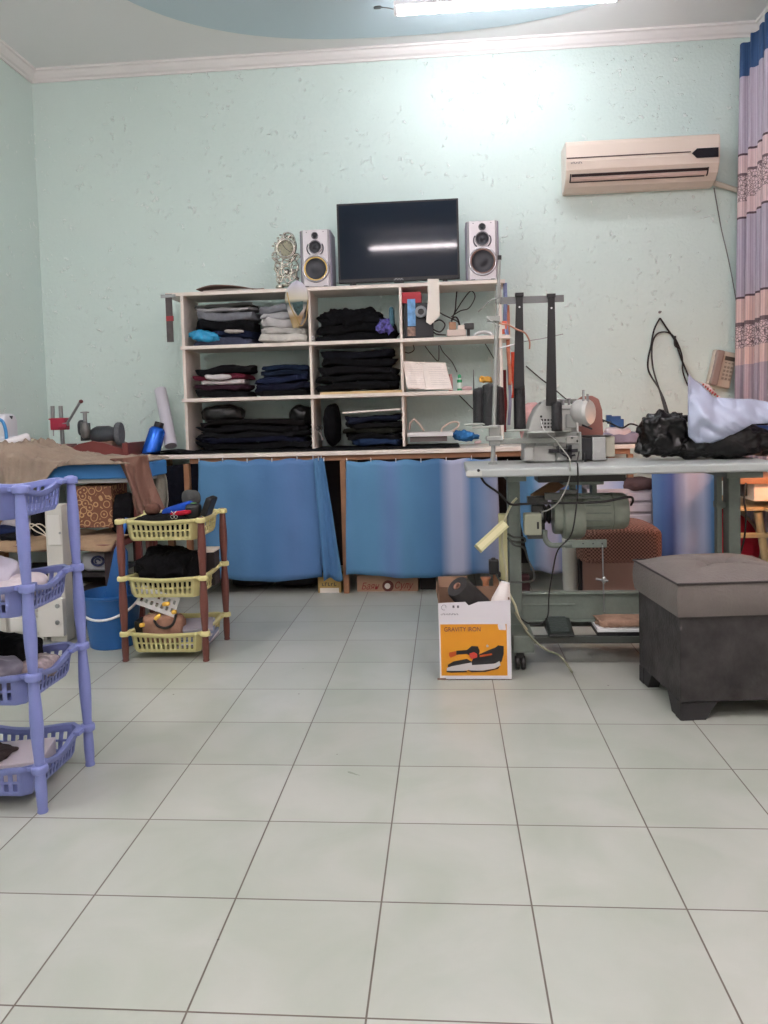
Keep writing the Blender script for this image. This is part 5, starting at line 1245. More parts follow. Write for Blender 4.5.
# lid: soft box with dished, button-tufted top
def lid(u, v):
    # u around, v up the side then over the top
    return None
LZ0, LZ1 = .352, OH
EX = .010
mb = MB()
NX = 70
def side(s):   # perimeter point 0..4
    k = int(s) % 4; f = s - int(s); W0, W1, D0, D1 = -EX, OW + EX, -EX, OD + EX
    return [(W0 + (W1 - W0) * f, D0), (W1, D0 + (D1 - D0) * f), (W1 - (W1 - W0) * f, D1), (W0, D1 - (D1 - D0) * f)][k]
def sideP(u, v):
    x, y = side(u * 4 % 4); bul = .008 * math.sin(PI * v)
    cx_, cy_ = OW / 2, OD / 2; l = math.hypot(x - cx_, y - cy_)
    return oc(x + (x - cx_) / l * bul, y + (y - cy_) / l * bul, LZ0 + (LZ1 - LZ0) * v)
mb.grid(sideP, 64, 8, closeu=True)
def topP(u, v):
    x = -EX + (OW + 2 * EX) * u; y = -EX + (OD + 2 * EX) * v
    dx, dy = (u - .5), (v - .5); r = math.hypot(dx, dy)
    puff = .040 * (1 - (2 * abs(dx)) ** 4) * (1 - (2 * abs(dy)) ** 4)
    dip = .062 * math.exp(-(r / .09) ** 2)
    fold = .026 * math.exp(-((abs(dx) - abs(dy)) / .05) ** 2) * max(0, 1 - r * 2.2) + .014 * math.exp(-((dy + .3 * dx) / .035) ** 2) * max(0, 1 - r * 2.4)
    return oc(x, y, LZ1 + puff - dip - fold)
mb.grid(topP, NX, NX)
def botP(u, v): return oc(-EX + (OW + 2 * EX) * u, -EX + (OD + 2 * EX) * v, LZ0)
mb.grid(botP, 1, 1)
mb.build('lid_cushion', SUEDE2, ot, smooth=True, autos=50)
MB().tube([oc(x, y, LZ1 + .001) for x, y in ((-EX - .003, -EX - .003), (OW + EX + .003, -EX - .003), (OW + EX + .003, OD + EX + .003), (-EX - .003, OD + EX + .003))], .004, close=True, smooth=0).build('piping', mat('dark piping', (48, 42, 42), rough=.7), ot)
MB().tube([oc(x, y, LZ0 - .001) for x, y in ((0, 0), (OW, 0), (OW, OD), (0, OD))], .005, close=True, smooth=0).build('lower_seam', MATS['dark piping'], ot)
MB().sq(oc(OW / 2, OD / 2, LZ1 - .006), (.022, .022, .010), e=1, nu=14, nv=8).build('tuft_button', SUEDE2, ot, smooth=True)

# ------------------------------------------------------------------ gravity iron carton
GX0, GX1, GY = .756, 1.035, 1.703
gz = at(475, 601, GY).z
gd = .17
gi = thing('gravity_iron_carton', 'open white carton with orange picture reading GRAVITY IRON, on the floor', 'box', ((GX0 + GX1) / 2, GY + gd / 2, 0))
CW = mat('white printed card', (212, 208, 214), rough=.6); CB = mat('inner brown card', (128, 100, 80), rough=.85)
mb = MB(); tk = .004
front = [(GX0, .0), (GX1, .0), (GX1, gz + .003), (GX0 + .21, gz - .002), (GX0 + .155, gz - .004), (GX0 + .125, gz - .016), (GX0 + .118, gz - .018), (GX0 + .105, gz - .004), (GX0, gz - .008)]
mb.prism(front, 1, GY, GY + tk); mb.build('front_panel', CW, gi)
mb = MB(); mb.b2((GX0, GY + gd - tk, 0), (GX1, GY + gd, gz + .02)); mb.b2((GX0, GY + tk, 0), (GX0 + tk, GY + gd - tk, gz)); mb.b2((GX1 - tk, GY + tk, 0), (GX1, GY + gd - tk, gz)); mb.b2((GX0, GY, 0), (GX1, GY + gd, .004))
mb.build('carton_walls', CB, gi)
MB().box(((GX0 - .002), GY + gd / 2, gz + .02), (.003, gd, .05), Euler((0, -.15, 0))).build('side_flap', CB, gi)
MB().box(((GX0 + GX1) / 2 - .08, GY + gd + .004, gz + .035), (.12, .003, .05), Euler((-.2, 0, 0))).build('rear_flap', CB, gi)
def gp(x, y): q = at(x, y, GY); return q.x, q.z
x0, z0 = gp(441.5, 675.5); x1, z1 = gp(506.5, 624)
MB().b2((x0, GY - .001, z0), (x1, GY + .001, z1)).build('orange_picture', mat('orange print', (208, 140, 28), rough=.45, var=.08, vscale=6), gi)
text('lettering', 'GRAVITY IRON', (x0 + .014, GY - .0014, z1 - .028), .0245, mat('violet grey ink', (84, 40, 62)), gi, xs=.86)
def gpoly(pts, name, m, off):
    MB().prism([gp(420 + a / 6.4, 560 + b_ / 6.4) for a, b_ in pts], 1, GY - off, GY - off + .0006).build(name, m, gi)
IK = mat('black picture ink', (28, 28, 30)); SV = mat('silver picture ink', (188, 184, 184)); OR = mat('dark orange ink', (186, 78, 20)); RD = mat('red picture ink', (186, 60, 48))
gpoly([(178, 670), (215, 648), (300, 632), (340, 655), (340, 690), (180, 690)], 'iron_shape', IK, .0018)
gpoly([(172, 690), (200, 680), (330, 655), (335, 690), (300, 705), (200, 716), (172, 712)], 'iron_sole', SV, .0022)
gpoly([(170, 708), (300, 708), (300, 716), (200, 720), (170, 716)], 'iron_edge', IK, .0024)
gpoly([(232, 580), (300, 575), (330, 550), (370, 552), (382, 580), (376, 606), (330, 618), (300, 600), (232, 606)], 'iron_handle', IK, .0018)
gpoly([(186, 592), (230, 582), (232, 610), (196, 625), (186, 612)], 'orange_tip', OR, .0024)
gpoly([(330, 650), (345, 618), (385, 600), (440, 575), (480, 560), (500, 545), (535, 550), (536, 600), (522, 650), (450, 668), (335, 680)], 'iron_shape', IK, .0022)
gpoly([(298, 690), (330, 672), (480, 662), (508, 645), (515, 672), (480, 692), (400, 706), (320, 705)], 'iron_sole', SV, .0028)
gpoly([(300, 704), (400, 708), (480, 694), (512, 678), (500, 694), (420, 714), (330, 716)], 'iron_edge', IK, .0032)
gpoly([(318, 596), (345, 588), (366, 600), (366, 622), (330, 632), (316, 615)], 'red_knob', RD, .0034)
gpoly([(382, 608), (460, 596), (462, 606), (382, 620)], 'tan_stripe', OR, .0034)
gpoly([(423, 548), (430, 538), (440, 548), (436, 556), (426, 556)], 'white_dot', SV, .0034)
gpoly([(497, 412), (545, 400), (550, 448), (505, 446), (500, 430)], 'peeled_label', CW, .0016)
mb = MB()
q = gp(444, 607.5); mb.tube([Vector((q[0] + .010 * math.cos(a), GY - .0008, q[1] + .010 * math.sin(a))) for a in [.6 + i * .45 for i in range(11)]], .0008, smooth=2, seg=5)
for x in (446.5,): 
    q2 = gp(x, 607); mb.tube([Vector((q2[0], GY - .0008, q2[1] + .004)), Vector((q2[0] - .004, GY - .0008, q2[1])), Vector((q2[0], GY - .0008, q2[1] - .004))], .0007, smooth=0, seg=5)
for x in (452.5, 457): px(mb, x, 605.5, x + 2, 608, GY - .001, .001)
mb.build('handling_symbols', mat('grey print', (96, 92, 100)), gi)
strokes('small_print', gp(441, 615)[0], GY - .001, gp(441, 615)[1], .07, .006, 11, mat('grey print', (96, 92, 100)), gi)
mb = MB(); px(mb, 437.5, 678, 446, 681, GY - .001, .001); mb.build('worn_corner', mat('brown scuff', (134, 112, 100)), gi)
# black roll and white cone in the carton
a = at(470, 606, GY + .06); b_ = at(456, 587, GY + .09)
g = thing('black_roll', 'black roll with a brown core sticking out of the open carton', 'roll', a)
dr_ = (at(457, 583, GY + .05) - at(479, 606, GY + .12)).normalized()
base = at(479, 609, GY + .10)
Lr = .155
MB().lathe([(.055, 0), (.056, .01), (.050, Lr - .01), (.045, Lr), (.018, Lr + .002), (.016, Lr - .02)], base, dr_, 32).build('roll_body', mat('black wound tape', (36, 33, 34), rough=.7, var=.2), g, smooth=True, autos=30)
MB().lathe([(.0155, Lr + .004), (.0155, Lr - .02), (.012, Lr - .02), (.012, Lr + .004), (.0155, Lr + .004)], base, dr_, 20, cap=False).build('core', mat('brown card core', (150, 110, 92)), g, smooth=True)
base = at(500, 605, GY + .075); dd = (at(505, 586, GY + .07) - base).normalized()
g = thing('white_thread_cone', 'white empty thread cone leaning in the right corner of the carton', 'thread cone', base)
MB().lathe([(.040, -.01), (.038, .02), (.020, .085), (.017, .09)], base, (.25, .15, .9), 28).build('cone_body', mat('white cardboard cone', (222, 216, 212), rough=.7), g, smooth=True, autos=40)
MB().lathe([(.0175, .088), (.018, .094), (.012, .095)], base, (.25, .15, .9), 20).build('cone_tip', WPLAST, g, smooth=True)

# ------------------------------------------------------------------ tiered plastic racks
def rack(name, label, hgt, taper, X0, X1, Y0, Y1, levels, ztop_leg, mb_col, leg_col, rwid, ns, nd, dips, zfoot=0.0, group=None):
    t = thing(name, label, 'rack', ((X0 + X1) / 2, (Y0 + Y1) / 2, 0))
    for lx in (X0, X1):
        for ly in (Y0, Y1):
            pr_ = [(.0135, 0), (.0145, .004), (.0125, .012)]
            zs = [0] + list(levels)
            for a, b_ in zip(zs, zs[1:]):
                n = 8
                for k in range(1, n + 1):
                    f = k / n; r = .0125 + .0055 * math.sin(PI * min(1, f * 1.02)) ** 1.3 * (1.0 if a > 0 else .5)
                    z = a + (b_ - a) * f
                    if z > .013: pr_.append((r, z))
            pr_.append((.0125, levels[-1] + .004)); pr_.append((.010, levels[-1] + .008))
            MB().lathe(pr_, (lx, ly, 0), seg=20).build('leg', leg_col, t, smooth=True, autos=50)
    for li, z in enumerate(levels):
        H = hgt
        cx, cy = (X0 + X1) / 2, (Y0 + Y1) / 2; a, b_ = (X1 - X0) / 2 - rwid, (Y1 - Y0) / 2 + .004
        NP = 2 * (ns * 2 + 1 + 3) + 2 * (nd * 2 + 1 + 3)
        # perimeter list of (x,y,sidepos,isHole)
        per = []
        def seg(p0, p1, n, dip):
            m = n * 2 + 1
            for k in range(m):
                f0 = .06 + .88 * k / m
                per.append((p0[0] + (p1[0] - p0[0]) * f0, p0[1] + (p1[1] - p0[1]) * f0, dip * math.sin(PI * f0) ** 2, k % 2 == 1))
            f0 = .94; per.append((p0[0] + (p1[0] - p0[0]) * f0, p0[1] + (p1[1] - p0[1]) * f0, dip * math.sin(PI * f0) ** 2, False))
        seg((-a, -b_), (a, -b_), ns, dips[0]); per.append((a - .004, -b_ + .004, 0, False)) if False else None
        seg((a, -b_), (a, b_), nd, dips[1]); seg((a, b_), (-a, b_), ns, dips[0]); seg((-a, b_), (-a, -b_), nd, dips[1])
        n = len(per)
        rows = [0, .10, .22, .48, .56, .82, 1.0]
        mb = MB()
        vs = []
        for r in rows:
            k = 1 - .06 * r - (.03 if r == 1 else 0)
            vs.append([mb.bm.verts.new((cx + p[0] * k, cy + p[1] * (1 - .09 * r - (.04 if r == 1 else 0)), z - p[2] * (1 - r) - H * r)) for p in per])
        for j in range(len(rows) - 1):
            for i in range(n):
                if per[i][3] and j in (2, 4): continue
                i2 = (i + 1) % n
                mb.bm.faces.new((vs[j][i], vs[j][i2], vs[j + 1][i2], vs[j + 1][i]))
        mb.bm.faces.new(vs[-1])
        # rolled rim
        rim = [[], []]
        for p in per:
            for q_, (ko, dz) in enumerate(((.012, .002), (.014, -.012))):
                rim[q_].append(mb.bm.verts.new((cx + p[0] + math.copysign(ko, p[0]) * (1 if abs(p[0]) > a * .97 else 0), cy + p[1] + math.copysign(ko, p[1]) * (1 if abs(p[1]) > b_ * .97 else 0), z - p[2] + dz)))
        for i in range(n):
            i2 = (i + 1) % n
            mb.bm.faces.new((vs[0][i], rim[0][i], rim[0][i2], vs[0][i2])); mb.bm.faces.new((rim[0][i], rim[1][i], rim[1][i2], rim[0][i2]))
        o = mb.build('basket', mb_col, t, solid=.003, smooth=True, autos=35)
        # corner sockets
        for lx in (X0, X1):
            for ly in (Y0, Y1):
                ms = MB(); ms.lathe([(.0135, -.016), (.021, -.016), (.022, -.012), (.022, .0), (.019, .005), (.0125, .006)], (lx, ly, z), seg=20)
                sx = -1 if lx == X1 else 1; sy = -1 if ly == Y1 else 1
                ms.box((lx + sx * (rwid * .5), ly + sy * .004, z - .006), (rwid + .012, .022, .012)); ms.box((lx + sx * .01, ly + sy * .03, z - .006), (.02, .05, .012))
                so = ms.build('corner_socket', mb_col, o, bevel=.002, smooth=True, autos=40); so.matrix_parent_inverse = Matrix.Identity(4)
    cx = (X0 + X1) / 2
    for o in list(t.children) + [g_ for c in t.children for g_ in c.children]:
        for v in o.data.vertices: v.co.x = cx + (v.co.x - cx) * (1 - taper * v.co.z)
    return t
LILP = mat('periwinkle plastic', (120, 130, 186), rough=.38)
YELP = mat('pale yellow plastic', (206, 198, 140), rough=.42); BRP = mat('brown plastic', (102, 58, 50), rough=.45)
rack('lilac_storage_rack', 'tall periwinkle blue four tier plastic basket rack at the left edge', .088, .10, -.74, -.308, .669, .948, (.125, .377, .617, .882), .89, LILP, LILP, .028, 12, 12, (.018, .026))
rack('yellow_storage_rack', 'three tier rack with pale yellow baskets and brown legs in the left middle', .092, .0, -.618, -.258, 1.94, 2.26, (.127, .370, .620), .63, YELP, BRP, .022, 12, 8, (.007, .010))

# contents of the lilac rack (baskets bottom at z-.078)
def heap(name, label, c, size, col, seed, amp=.02, cat='cloth', e=.7, freq=12, rough=None, m=None, nu=48, nv=24):
    return tag(MB().sq(c, size, e=e, amp=amp, seed=seed, freq=freq, nu=nu, nv=nv).build(name, m or cloth(name, col), smooth=True), label, cat)
BK0, BK1 = -.69, -.36
z = .125 - .082
tag(MB().box((-.50, .80, z + .032), (.26, .17, .055), Euler((0, 0, .25))).build('printed_carton', mat('white carton grey print', (188, 180, 186), rough=.6), bevel=.003), 'white printed carton lying in the bottom basket of the lilac rack', 'box')
text_o = text('lettering', 'SIZA', (-.50, .714, z + .02), .03, INK, None, rot=(PI / 2, 0, .25))
pt = bpy.data.objects['printed_carton']; text_o.parent = pt
heap('grey_rag', 'dark grey rag lying over the carton in the bottom basket of the lilac rack', (-.55, .78, z + .068), (.22, .16, .022), (74, 62, 62), 71, .008)
z = .377 - .082
heap('black_cloth_heap', 'black cloth heaped at the back of the second lowest basket of the lilac rack', (-.52, .87, z + .075), (.24, .12, .13), (18, 18, 20), 72, .018)
heap('grey_plastic_bag', 'grey plastic bag in the second lowest basket of the lilac rack', (-.52, .74, z + .055), (.26, .12, .10), (104, 100, 112), 73, .015, 'bag', m=mat('grey film', (104, 100, 112), rough=.3, bump=.4, bscale=20))
heap('brown_clear_bag', 'clear bag of brown pieces at the right of the second lowest lilac basket', (-.385, .83, z + .045), (.08, .17, .08), (140, 124, 122), 74, .012, 'bag', m=mat('clear brown film', (150, 136, 136), rough=.25, var=.5, vscale=40, bump=.5, bscale=30))
z = .617 - .082
heap('white_film_bag', 'crumpled pale plastic film bag in the second highest lilac basket, left part', (-.56, .80, z + .07), (.26, .2, .14), (190, 188, 200), 75, .02, 'bag', m=mat('pale film', (196, 192, 204), rough=.35, bump=.4, bscale=15))
heap('white_paper_heap', 'white paper sheets sloping in the second highest lilac basket', (-.43, .80, z + .05), (.15, .2, .07), (214, 204, 206), 76, .010, 'paper')
z = .882 - .082
heap('clear_bag', 'clear plastic bag in the top basket of the lilac rack', (-.5, .8, z + .04), (.26, .18, .06), (150, 160, 200), 77, .014, 'bag', m=mat('clear bluish film', (168, 174, 206), rough=.3, bump=.4, bscale=18))

# contents of the yellow rack
z = .127 - .088
heap('tan_leather_bag', 'tan handbag in the bottom yellow basket', (-.47, 2.03, z + .085), (.19, .12, .14), (158, 122, 104), 81, .010, 'bag', e=.6)
bpy.data.objects['tan_leather_bag'].rotation_euler = (0, 0, 0)
tag(MB().tube([at(x, y, 1.965) for x, y in ((154, 620), (158, 626), (166, 628), (173, 624), (176, 614))], .006).build('dark_strap', BLKCORD, smooth=True), 'dark curved strap on the tan handbag in the bottom basket', 'strap')
YEL = mat('yellow sponge', (222, 178, 76), rough=.8)
for k, (x, y, lab) in enumerate(((157.5, 617, 'yellow foam bobbin on the front of the tan handbag'), (166, 604, 'yellow foam bobbin at the top of the tan handbag'), (174, 612, 'yellow foam bobbin at the right of the tan handbag'), (142, 625, 'yellow foam piece at the left end of the bottom yellow basket'))):
    q = at(x, y, 1.955); tag(MB().sq(q, (.034 if k < 2 else .022, .02, .018), e=.6, nu=16, nv=8, rot=Matrix.Rotation(-.7 if k == 0 else -.1, 3, 'Y')).build('yellow_bobbin', YEL, smooth=True), lab, 'bobbin')
g = thing('white_slotted_basket', 'small white slotted basket tilted behind the tan handbag', 'basket', at(160, 605, 2.0))
Rt = Matrix.Rotation(math.radians(20), 3, 'Y')
c0 = at(158, 601, 1.99)
mb = MB()
cols_ = 15; rows_ = 5
vs = [[mb.bm.verts.new(c0 + Rt @ Vector((-.09 + .18 * i / cols_, 0, .045 - .09 * j / rows_))) for i in range(cols_ + 1)] for j in range(rows_ + 1)]
for j in range(rows_):
    for i in range(cols_):
        if i % 2 == 1 and j in (1, 3): continue
        mb.bm.faces.new((vs[j][i], vs[j][i + 1], vs[j + 1][i + 1], vs[j + 1][i]))
mb.build('slotted_wall', WPLAST, g, solid=.003)
MB().box(c0 + Rt @ Vector((0, .04, -.045)), (.18, .08, .004), Rt).build('basket_floor', WPLAST, g)
for k in range(7):
    zz_ = z + .012 + .012 * k
    tag(MB().box((-.335 + .004 * (k % 3), 2.08, zz_), (.13, .2, .010), Euler((0, math.radians(-3 + k * .8), .05 * k))).build('paper_bundle', mat(['grey paper', 'white paper stock', 'blue grey paper'][k % 3], [(150, 146, 154), (206, 202, 206), (128, 138, 160)][k % 3], rough=.7), bevel=.001),
        '%s bundle, %s in the stack in the bottom yellow basket' % (['grey paper', 'white paper', 'blue grey paper'][k % 3], 'topmost' if k == 6 else ORD[k]), 'paper', 'paper bundles in the bottom yellow basket')
tag(MB().b2((-.60, 2.0, z), (-.565, 2.08, z + .12)).build('black_case', BLACK, bevel=.004), 'upright black case at the left of the bottom yellow basket', 'case')
z = .370 - .088
heap('black_fabric_heap', 'big black fabric heap filling the middle yellow basket', (-.46, 2.09, z + .10), (.30, .24, .20), (16, 16, 19), 82, .035, e=.85, freq=11, nu=80, nv=40)
dbx = tag(MB().b2((-.335, 2.15, z), (-.27, 2.23, z + .155)).build('dark_box_white_top', mat('dark brown box', (36, 28, 30)), bevel=.003), 'dark box at the right rear of the middle yellow basket', 'box')
MB().b2((-.345, 2.14, z + .156), (-.27, 2.24, z + .168)).build('lid', mat('cream lid', (220, 208, 196)), dbx, bevel=.002)
z = .620 - .088
heap('black_leather_piece', 'flat black material spread in the top yellow basket', (-.46, 2.08, z + .055), (.29, .24, .09), (20, 19, 21), 83, .008)
tag(MB().sq(at(178, 509, 2.06), (.15, .05, .045), e=.6, amp=.004, seed=3, rot=Matrix.Rotation(-.28, 3, 'Y')).build('blue_bundle', cloth('royal blue', (38, 84, 190)), smooth=True), 'royal blue rolled bundle in the top yellow basket', 'cloth')
tag(MB().sq(at(181, 513, 2.02), (.10, .03, .022), e=.6, amp=.003, seed=4, rot=Matrix.Rotation(-.1, 3, 'Y')).build('red_bundle', cloth('bright red', (206, 40, 62)), smooth=True), 'bright red rolled strip in the top yellow basket', 'cloth')
tag(MB().sq(at(152, 509, 2.06), (.07, .06, .05), e=.7, amp=.005, seed=5).build('brown_bundle', cloth('brown', (112, 78, 66)), smooth=True), 'brown bundle left of the blue roll in the top yellow basket', 'cloth')
g = thing('black_tape_spool', 'black round edged spool standing in the top yellow basket', 'spool', at(193, 512, 2.03))
MB().sq(at(193.5, 511, 2.05), (.065, .06, .065), e=.45, nu=24, nv=12).build('spool_body', BLACK, g, smooth=True)
q = at(193.5, 504, 2.03); MB().tube([q + Vector((.012 * math.cos(a), .012 * math.sin(a), .004)) for a in [i * PI / 4 for i in range(8)]], .002, close=True).build('green_ring', mat('green ring', (90, 140, 90)), g, smooth=True)
tag(MB().box(at(209, 506, 2.08), (.028, .10, .085), Euler((0, .38, 0))).build('black_case', BLACK, bevel=.006), 'tilted black case at the right of the top yellow basket', 'case')
tag(MB().sq(at(191, 498, 2.16), (.09, .04, .08), e=.8, amp=.004, seed=7).build('grey_felt_piece', cloth('grey felt', (92, 94, 92)), smooth=True), 'rounded grey felt piece standing at the back of the top yellow basket', 'cloth')
mb = MB(); q = at(174, 516, 1.955)
for s_ in (-1, 1):
    mb.tube([q + Vector((s_ * .008 + .007 * math.cos(a), 0, -.004 + .007 * math.sin(a))) for a in [i * PI / 4 for i in range(8)]], .0015, close=True)
    mb.tube([q + Vector((s_ * .006, 0, .002)), q + Vector((-s_ * .012, 0, .022))], .0018, smooth=0)
tag(mb.build('small_scissors', CHROME, smooth=True), 'tiny silver scissors hanging at the rim of the top yellow basket', 'scissors')

# ------------------------------------------------------------------ blue bucket and dustpan
bq = Vector((at(112, 600, 2.19).x, 2.19, 0))
bk_ = thing('blue_bucket', 'blue plastic bucket with a white handle on the floor behind the yellow rack', 'bucket', bq)
BLU = mat('blue plastic', (34, 92, 154), rough=.4)
MB().lathe([(.10, 0), (.105, .004), (.128, .20), (.135, .235), (.142, .237), (.143, .250), (.137, .252), (.131, .235), (.102, .01), (.0005, .008)], bq, seg=40, cap=False).build('bucket_body', BLU, bk_, smooth=True, autos=40)
MB().tube([bq + Vector((.142 * math.cos(a), -.142 * math.sin(a) , .235 - .085 * math.sin(a))) for a in [PI * (1 - i / 12) for i in range(13)]], .006, smooth=2).build('handle', WPLAST, bk_, smooth=True)
g = thing('blue_dustpan', 'blue plastic dustpan with a long handle standing in the bucket', 'dustpan', bq + Vector((.05, .0, .02)))
mb = MB()
P4 = [pz(x, y, 2.2) for x, y in ((104, 600), (128, 600), (127, 552), (119, 540), (114, 550))]
mb.prism(P4, 1, 2.2, 2.215); mb.build('pan', BLU, g, bevel=.003)
MB().cyl(at(120, 545, 2.207), at(127, 518, 2.24), .009).build('handle', mat('brighter blue plastic', (36, 104, 190), rough=.4), g)
heap('green_bin_bag', 'pale grey green bag on the floor left of the blue bucket', (at(84, 620, 2.5).x, 2.5, .12), (.16, .2, .22), (150, 158, 150), 85, .02, 'bag')

# ------------------------------------------------------------------ left bench, machine stand, ironing table
IY0, IY1 = 2.50, 2.86
it = thing('ironing_table', 'blue edged ironing table on brown legs with a coat on top', 'table', (-1.2, 2.68, 0))
izt = at(110, 464, IY0).z; izb = at(110, 479, IY0).z
xr_ = at(153, 470, IY0 + .1).x; xl2 = -1.84
pts = [(xl2, IY0), (xr_ - .10, IY0), (xr_ - .03, IY0 + .03), (xr_, IY0 + .1), (xr_, IY1 - .06), (xr_ - .06, IY1), (xl2, IY1)]
MB().prism(pts, 2, izb, izt).build('padded_top', mat('blue quilt edge', (52, 118, 180), rough=.6), it, bevel=.008)
MB().b2((xl2 + .02, IY0 + .02, izb - .022), (xr_ - .05, IY1 - .02, izb)).build('under_board', mat('white steel underside', (178, 180, 178), rough=.5), it, bevel=.003)
for xq, yq in ((at(137, 500, IY0 + .1).x, IY0 + .1), (at(137, 500, IY0 + .1).x, IY1 - .05), (-1.82, IY0 + .1), (-1.82, IY1 - .05)):
    MB().b2((xq - .014, yq - .014, 0), (xq + .014, yq + .014, izb - .035)).build('leg', mat('red brown steel', (98, 44, 38), rough=.5), it, bevel=.002)
# coat
COAT = mat('beige brown wool coat', (140, 125, 110), rough=.95, bump=.5, bscale=70, var=.12, vscale=10)
co = thing('brown_coat', 'beige brown coat thrown over the ironing table, one sleeve hanging down', 'coat', (-1.3, 2.6, izt))
cxl, cxr = -1.83, at(143, 465, IY0).x
XH = at(52, 480, IY0).x
def coatP(u, v):
    x = cxl + (cxr - cxl) * u
    D = .15 / (1 + math.exp((x - XH) * 40))
    if v < .72: y = IY1 + .02 - (IY1 - IY0 + .045) * v / .72; drop = 0.
    else: y = IY0 - .025 - .02 * (v - .72) / .28; drop = D * (v - .72) / .28 + .002
    n1 = noise.noise(Vector((x * 4 + y * 2.2, y * 5 - x, 3))); n2 = noise.noise(Vector((x * 9 - y * 4, y * 9 + x * 3, 8))); n3 = noise.noise(Vector((x * 24, y * 24, 1)))
    rg = (1 - min(1, abs(n1) * 3.2)) ** 1.5; rg2 = (1 - min(1, abs(n2) * 3)) ** 2
    k = 1.0 if u < .42 else max(.28, 1 - (u - .42) * 2.6)
    h = (.022 + .078 * rg + .022 * rg2) * k + .0025 * n3 + .018 * math.exp(-((u - .36) / .12) ** 2)
    e_ = max(0, min(1, v * 8, u * 14, (1 - u) * 7, 1 if D > .02 else (1.02 - v) * 8 if v > .72 else 1)) ** .5
    z_ = izt + .004 + max(.003, h * e_)
    if drop: z_ = izt + .004 + h * e_ - drop - h * .3 * (v - .72) / .28; y -= .05 * rg + .025 * rg2
    return Vector((x, y, z_))
mb = MB(); mb.grid(coatP, 170, 64); mb.build('coat_body', COAT, co, solid=.006, smooth=True)
xa0 = at(128, 462, IY0 - .02)
def slv(u, v):
    # flap falling over the right end
    pts_l = [(112, 459), (121, 465), (128, 480), (135, 498), (141, 513)]; pts_r = [(149, 455), (150, 466), (155, 482), (162, 499), (169, 514)]
    a = interp(pts_l, v); b2 = interp(pts_r, v)
    q = at(a[0] + (b2[0] - a[0]) * u, a[1] + (b2[1] - a[1]) * u, IY0 - .03)
    q.y = IY0 - .035 - .03 * math.sin(PI * u) + .010 * math.sin(u * 9 + v * 4) + .05 * max(0, .25 - v) - .03 * (1 - min(1, 3 * abs(noise.noise(Vector((u * 2.4, v * 1.3, 3)))))) ** 2
    return q
mb = MB(); mb.grid(slv, 40, 44); mb.build('hanging_sleeve', mat('rust brown lining', (112, 80, 68), rough=.85, bump=.3, bscale=80), co, solid=.010, smooth=True)
# big loose folds
def fold(pts, rr, name, seed):
    MB().tube([at(*p_) for p_ in pts], rr, seg=20, smooth=7).perturb(.018, 12, seed).perturb(.007, 34, seed).build(name, COAT, co, smooth=True)
fold([(-10, 474, 2.60), (4, 460, 2.60), (16, 452, 2.62), (27, 450, 2.68), (38, 457, 2.74)], lambda t: .046 - .012 * abs(t - .4), 'collar_fold', 3)
# pale grey cloth hanging behind coat at right (142-175)
def gh(u, v):
    a = interp([(150, 464), (150, 480), (152, 500), (150, 520)], v); b2 = interp([(158, 462), (166, 478), (169, 498), (168, 516)], v)
    q = at(a[0] + (b2[0] - a[0]) * u, a[1] + (b2[1] - a[1]) * u, 2.8); q.y += .02 * math.sin(u * 8 + v * 3); return q
tag(MB().grid(gh, 10, 16).build('grey_hanging_cloth', cloth('pale grey green', (150, 148, 136)), solid=.004, smooth=True), 'pale grey cloth hanging behind the coat sleeve by the worktop end', 'cloth')
tag(MB().grid(lambda u, v: at(152 + 46 * u, 468 + 65 * v - (6 * u if v < .1 else 0), 3.2) + Vector((0, .012 * math.sin(u * 9), 0)), 24, 12).build('shaded_void_sheet', cloth('void shade black', (22, 24, 36)), solid=.004, smooth=True), 'dark sheet painted as the shaded void under the left end of the worktop', 'cloth')  # dark sheet stands in for the shaded void beside the curtain

# second table by the left wall holding presses
lt = thing('side_table', 'old side table in the left back corner under the presses', 'table', (-1.5, 3.35, 0))
MB().b2((-1.87, 3.02, .80), (-1.10, 3.70, .835)).build('table_top', WHITE, lt, bevel=.003)
for xq in (-1.83, -1.15):
    for yq in (3.06, 3.64): MB().b2((xq - .02, yq - .02, 0), (xq + .02, yq + .02, .80)).build('leg', WOOD, lt, bevel=.002)
MAR = mat('dark red brown paint', (112, 52, 48), rough=.5)
GYp = 3.25
wb_ = thing('grinder_base_board', 'dark red curved wooden board under the bench grinder', 'board', at(100, 450, GYp))
mb = MB(); mb.prism([pz(x, y, GYp) for x, y in ((66, 456), (70, 449), (78, 444), (92, 441), (104, 443), (116, 447), (128, 450), (130, 456))], 1, GYp, GYp + .3); mb.build('board', MAR, wb_, bevel=.004)
px(MB(), 122, 443, 128, 456, GYp - .01, .3).build('end_block', MAR, wb_, bevel=.003)
tag(px(MB(), 40, 445, 62, 456, GYp + .02, .2).build('press_base', MAR, bevel=.004), 'dark red base under the lever eyelet press', 'base')
ep = thing('eyelet_press', 'red lever eyelet press with two steel columns in the left back corner', 'press', at(62, 450, GYp))
REDP = mat('crimson enamel', (158, 38, 62), rough=.4)
mb = MB(); mb.cyl(at(60.5, 406, GYp + .06), at(63, 447, GYp + .06), .012); mb.build('column', METAL, ep, smooth=True, autos=30)
mb = MB(); mb.cyl(at(52.5, 406, GYp + .06), at(53, 428, GYp + .06), .012); mb.cyl(at(53.5, 428, GYp + .06), at(53.6, 436, GYp + .06), .004); mb.build('plunger', METAL, ep, smooth=True, autos=30)
mb = MB(); px(mb, 50, 418, 65, 430, GYp + .03, .06); px(mb, 48, 418.5, 51, 420, GYp + .04, .03); px(mb, 58, 424, 66, 428, GYp + .0, .05); mb.build('head_block', REDP, ep, bevel=.005)
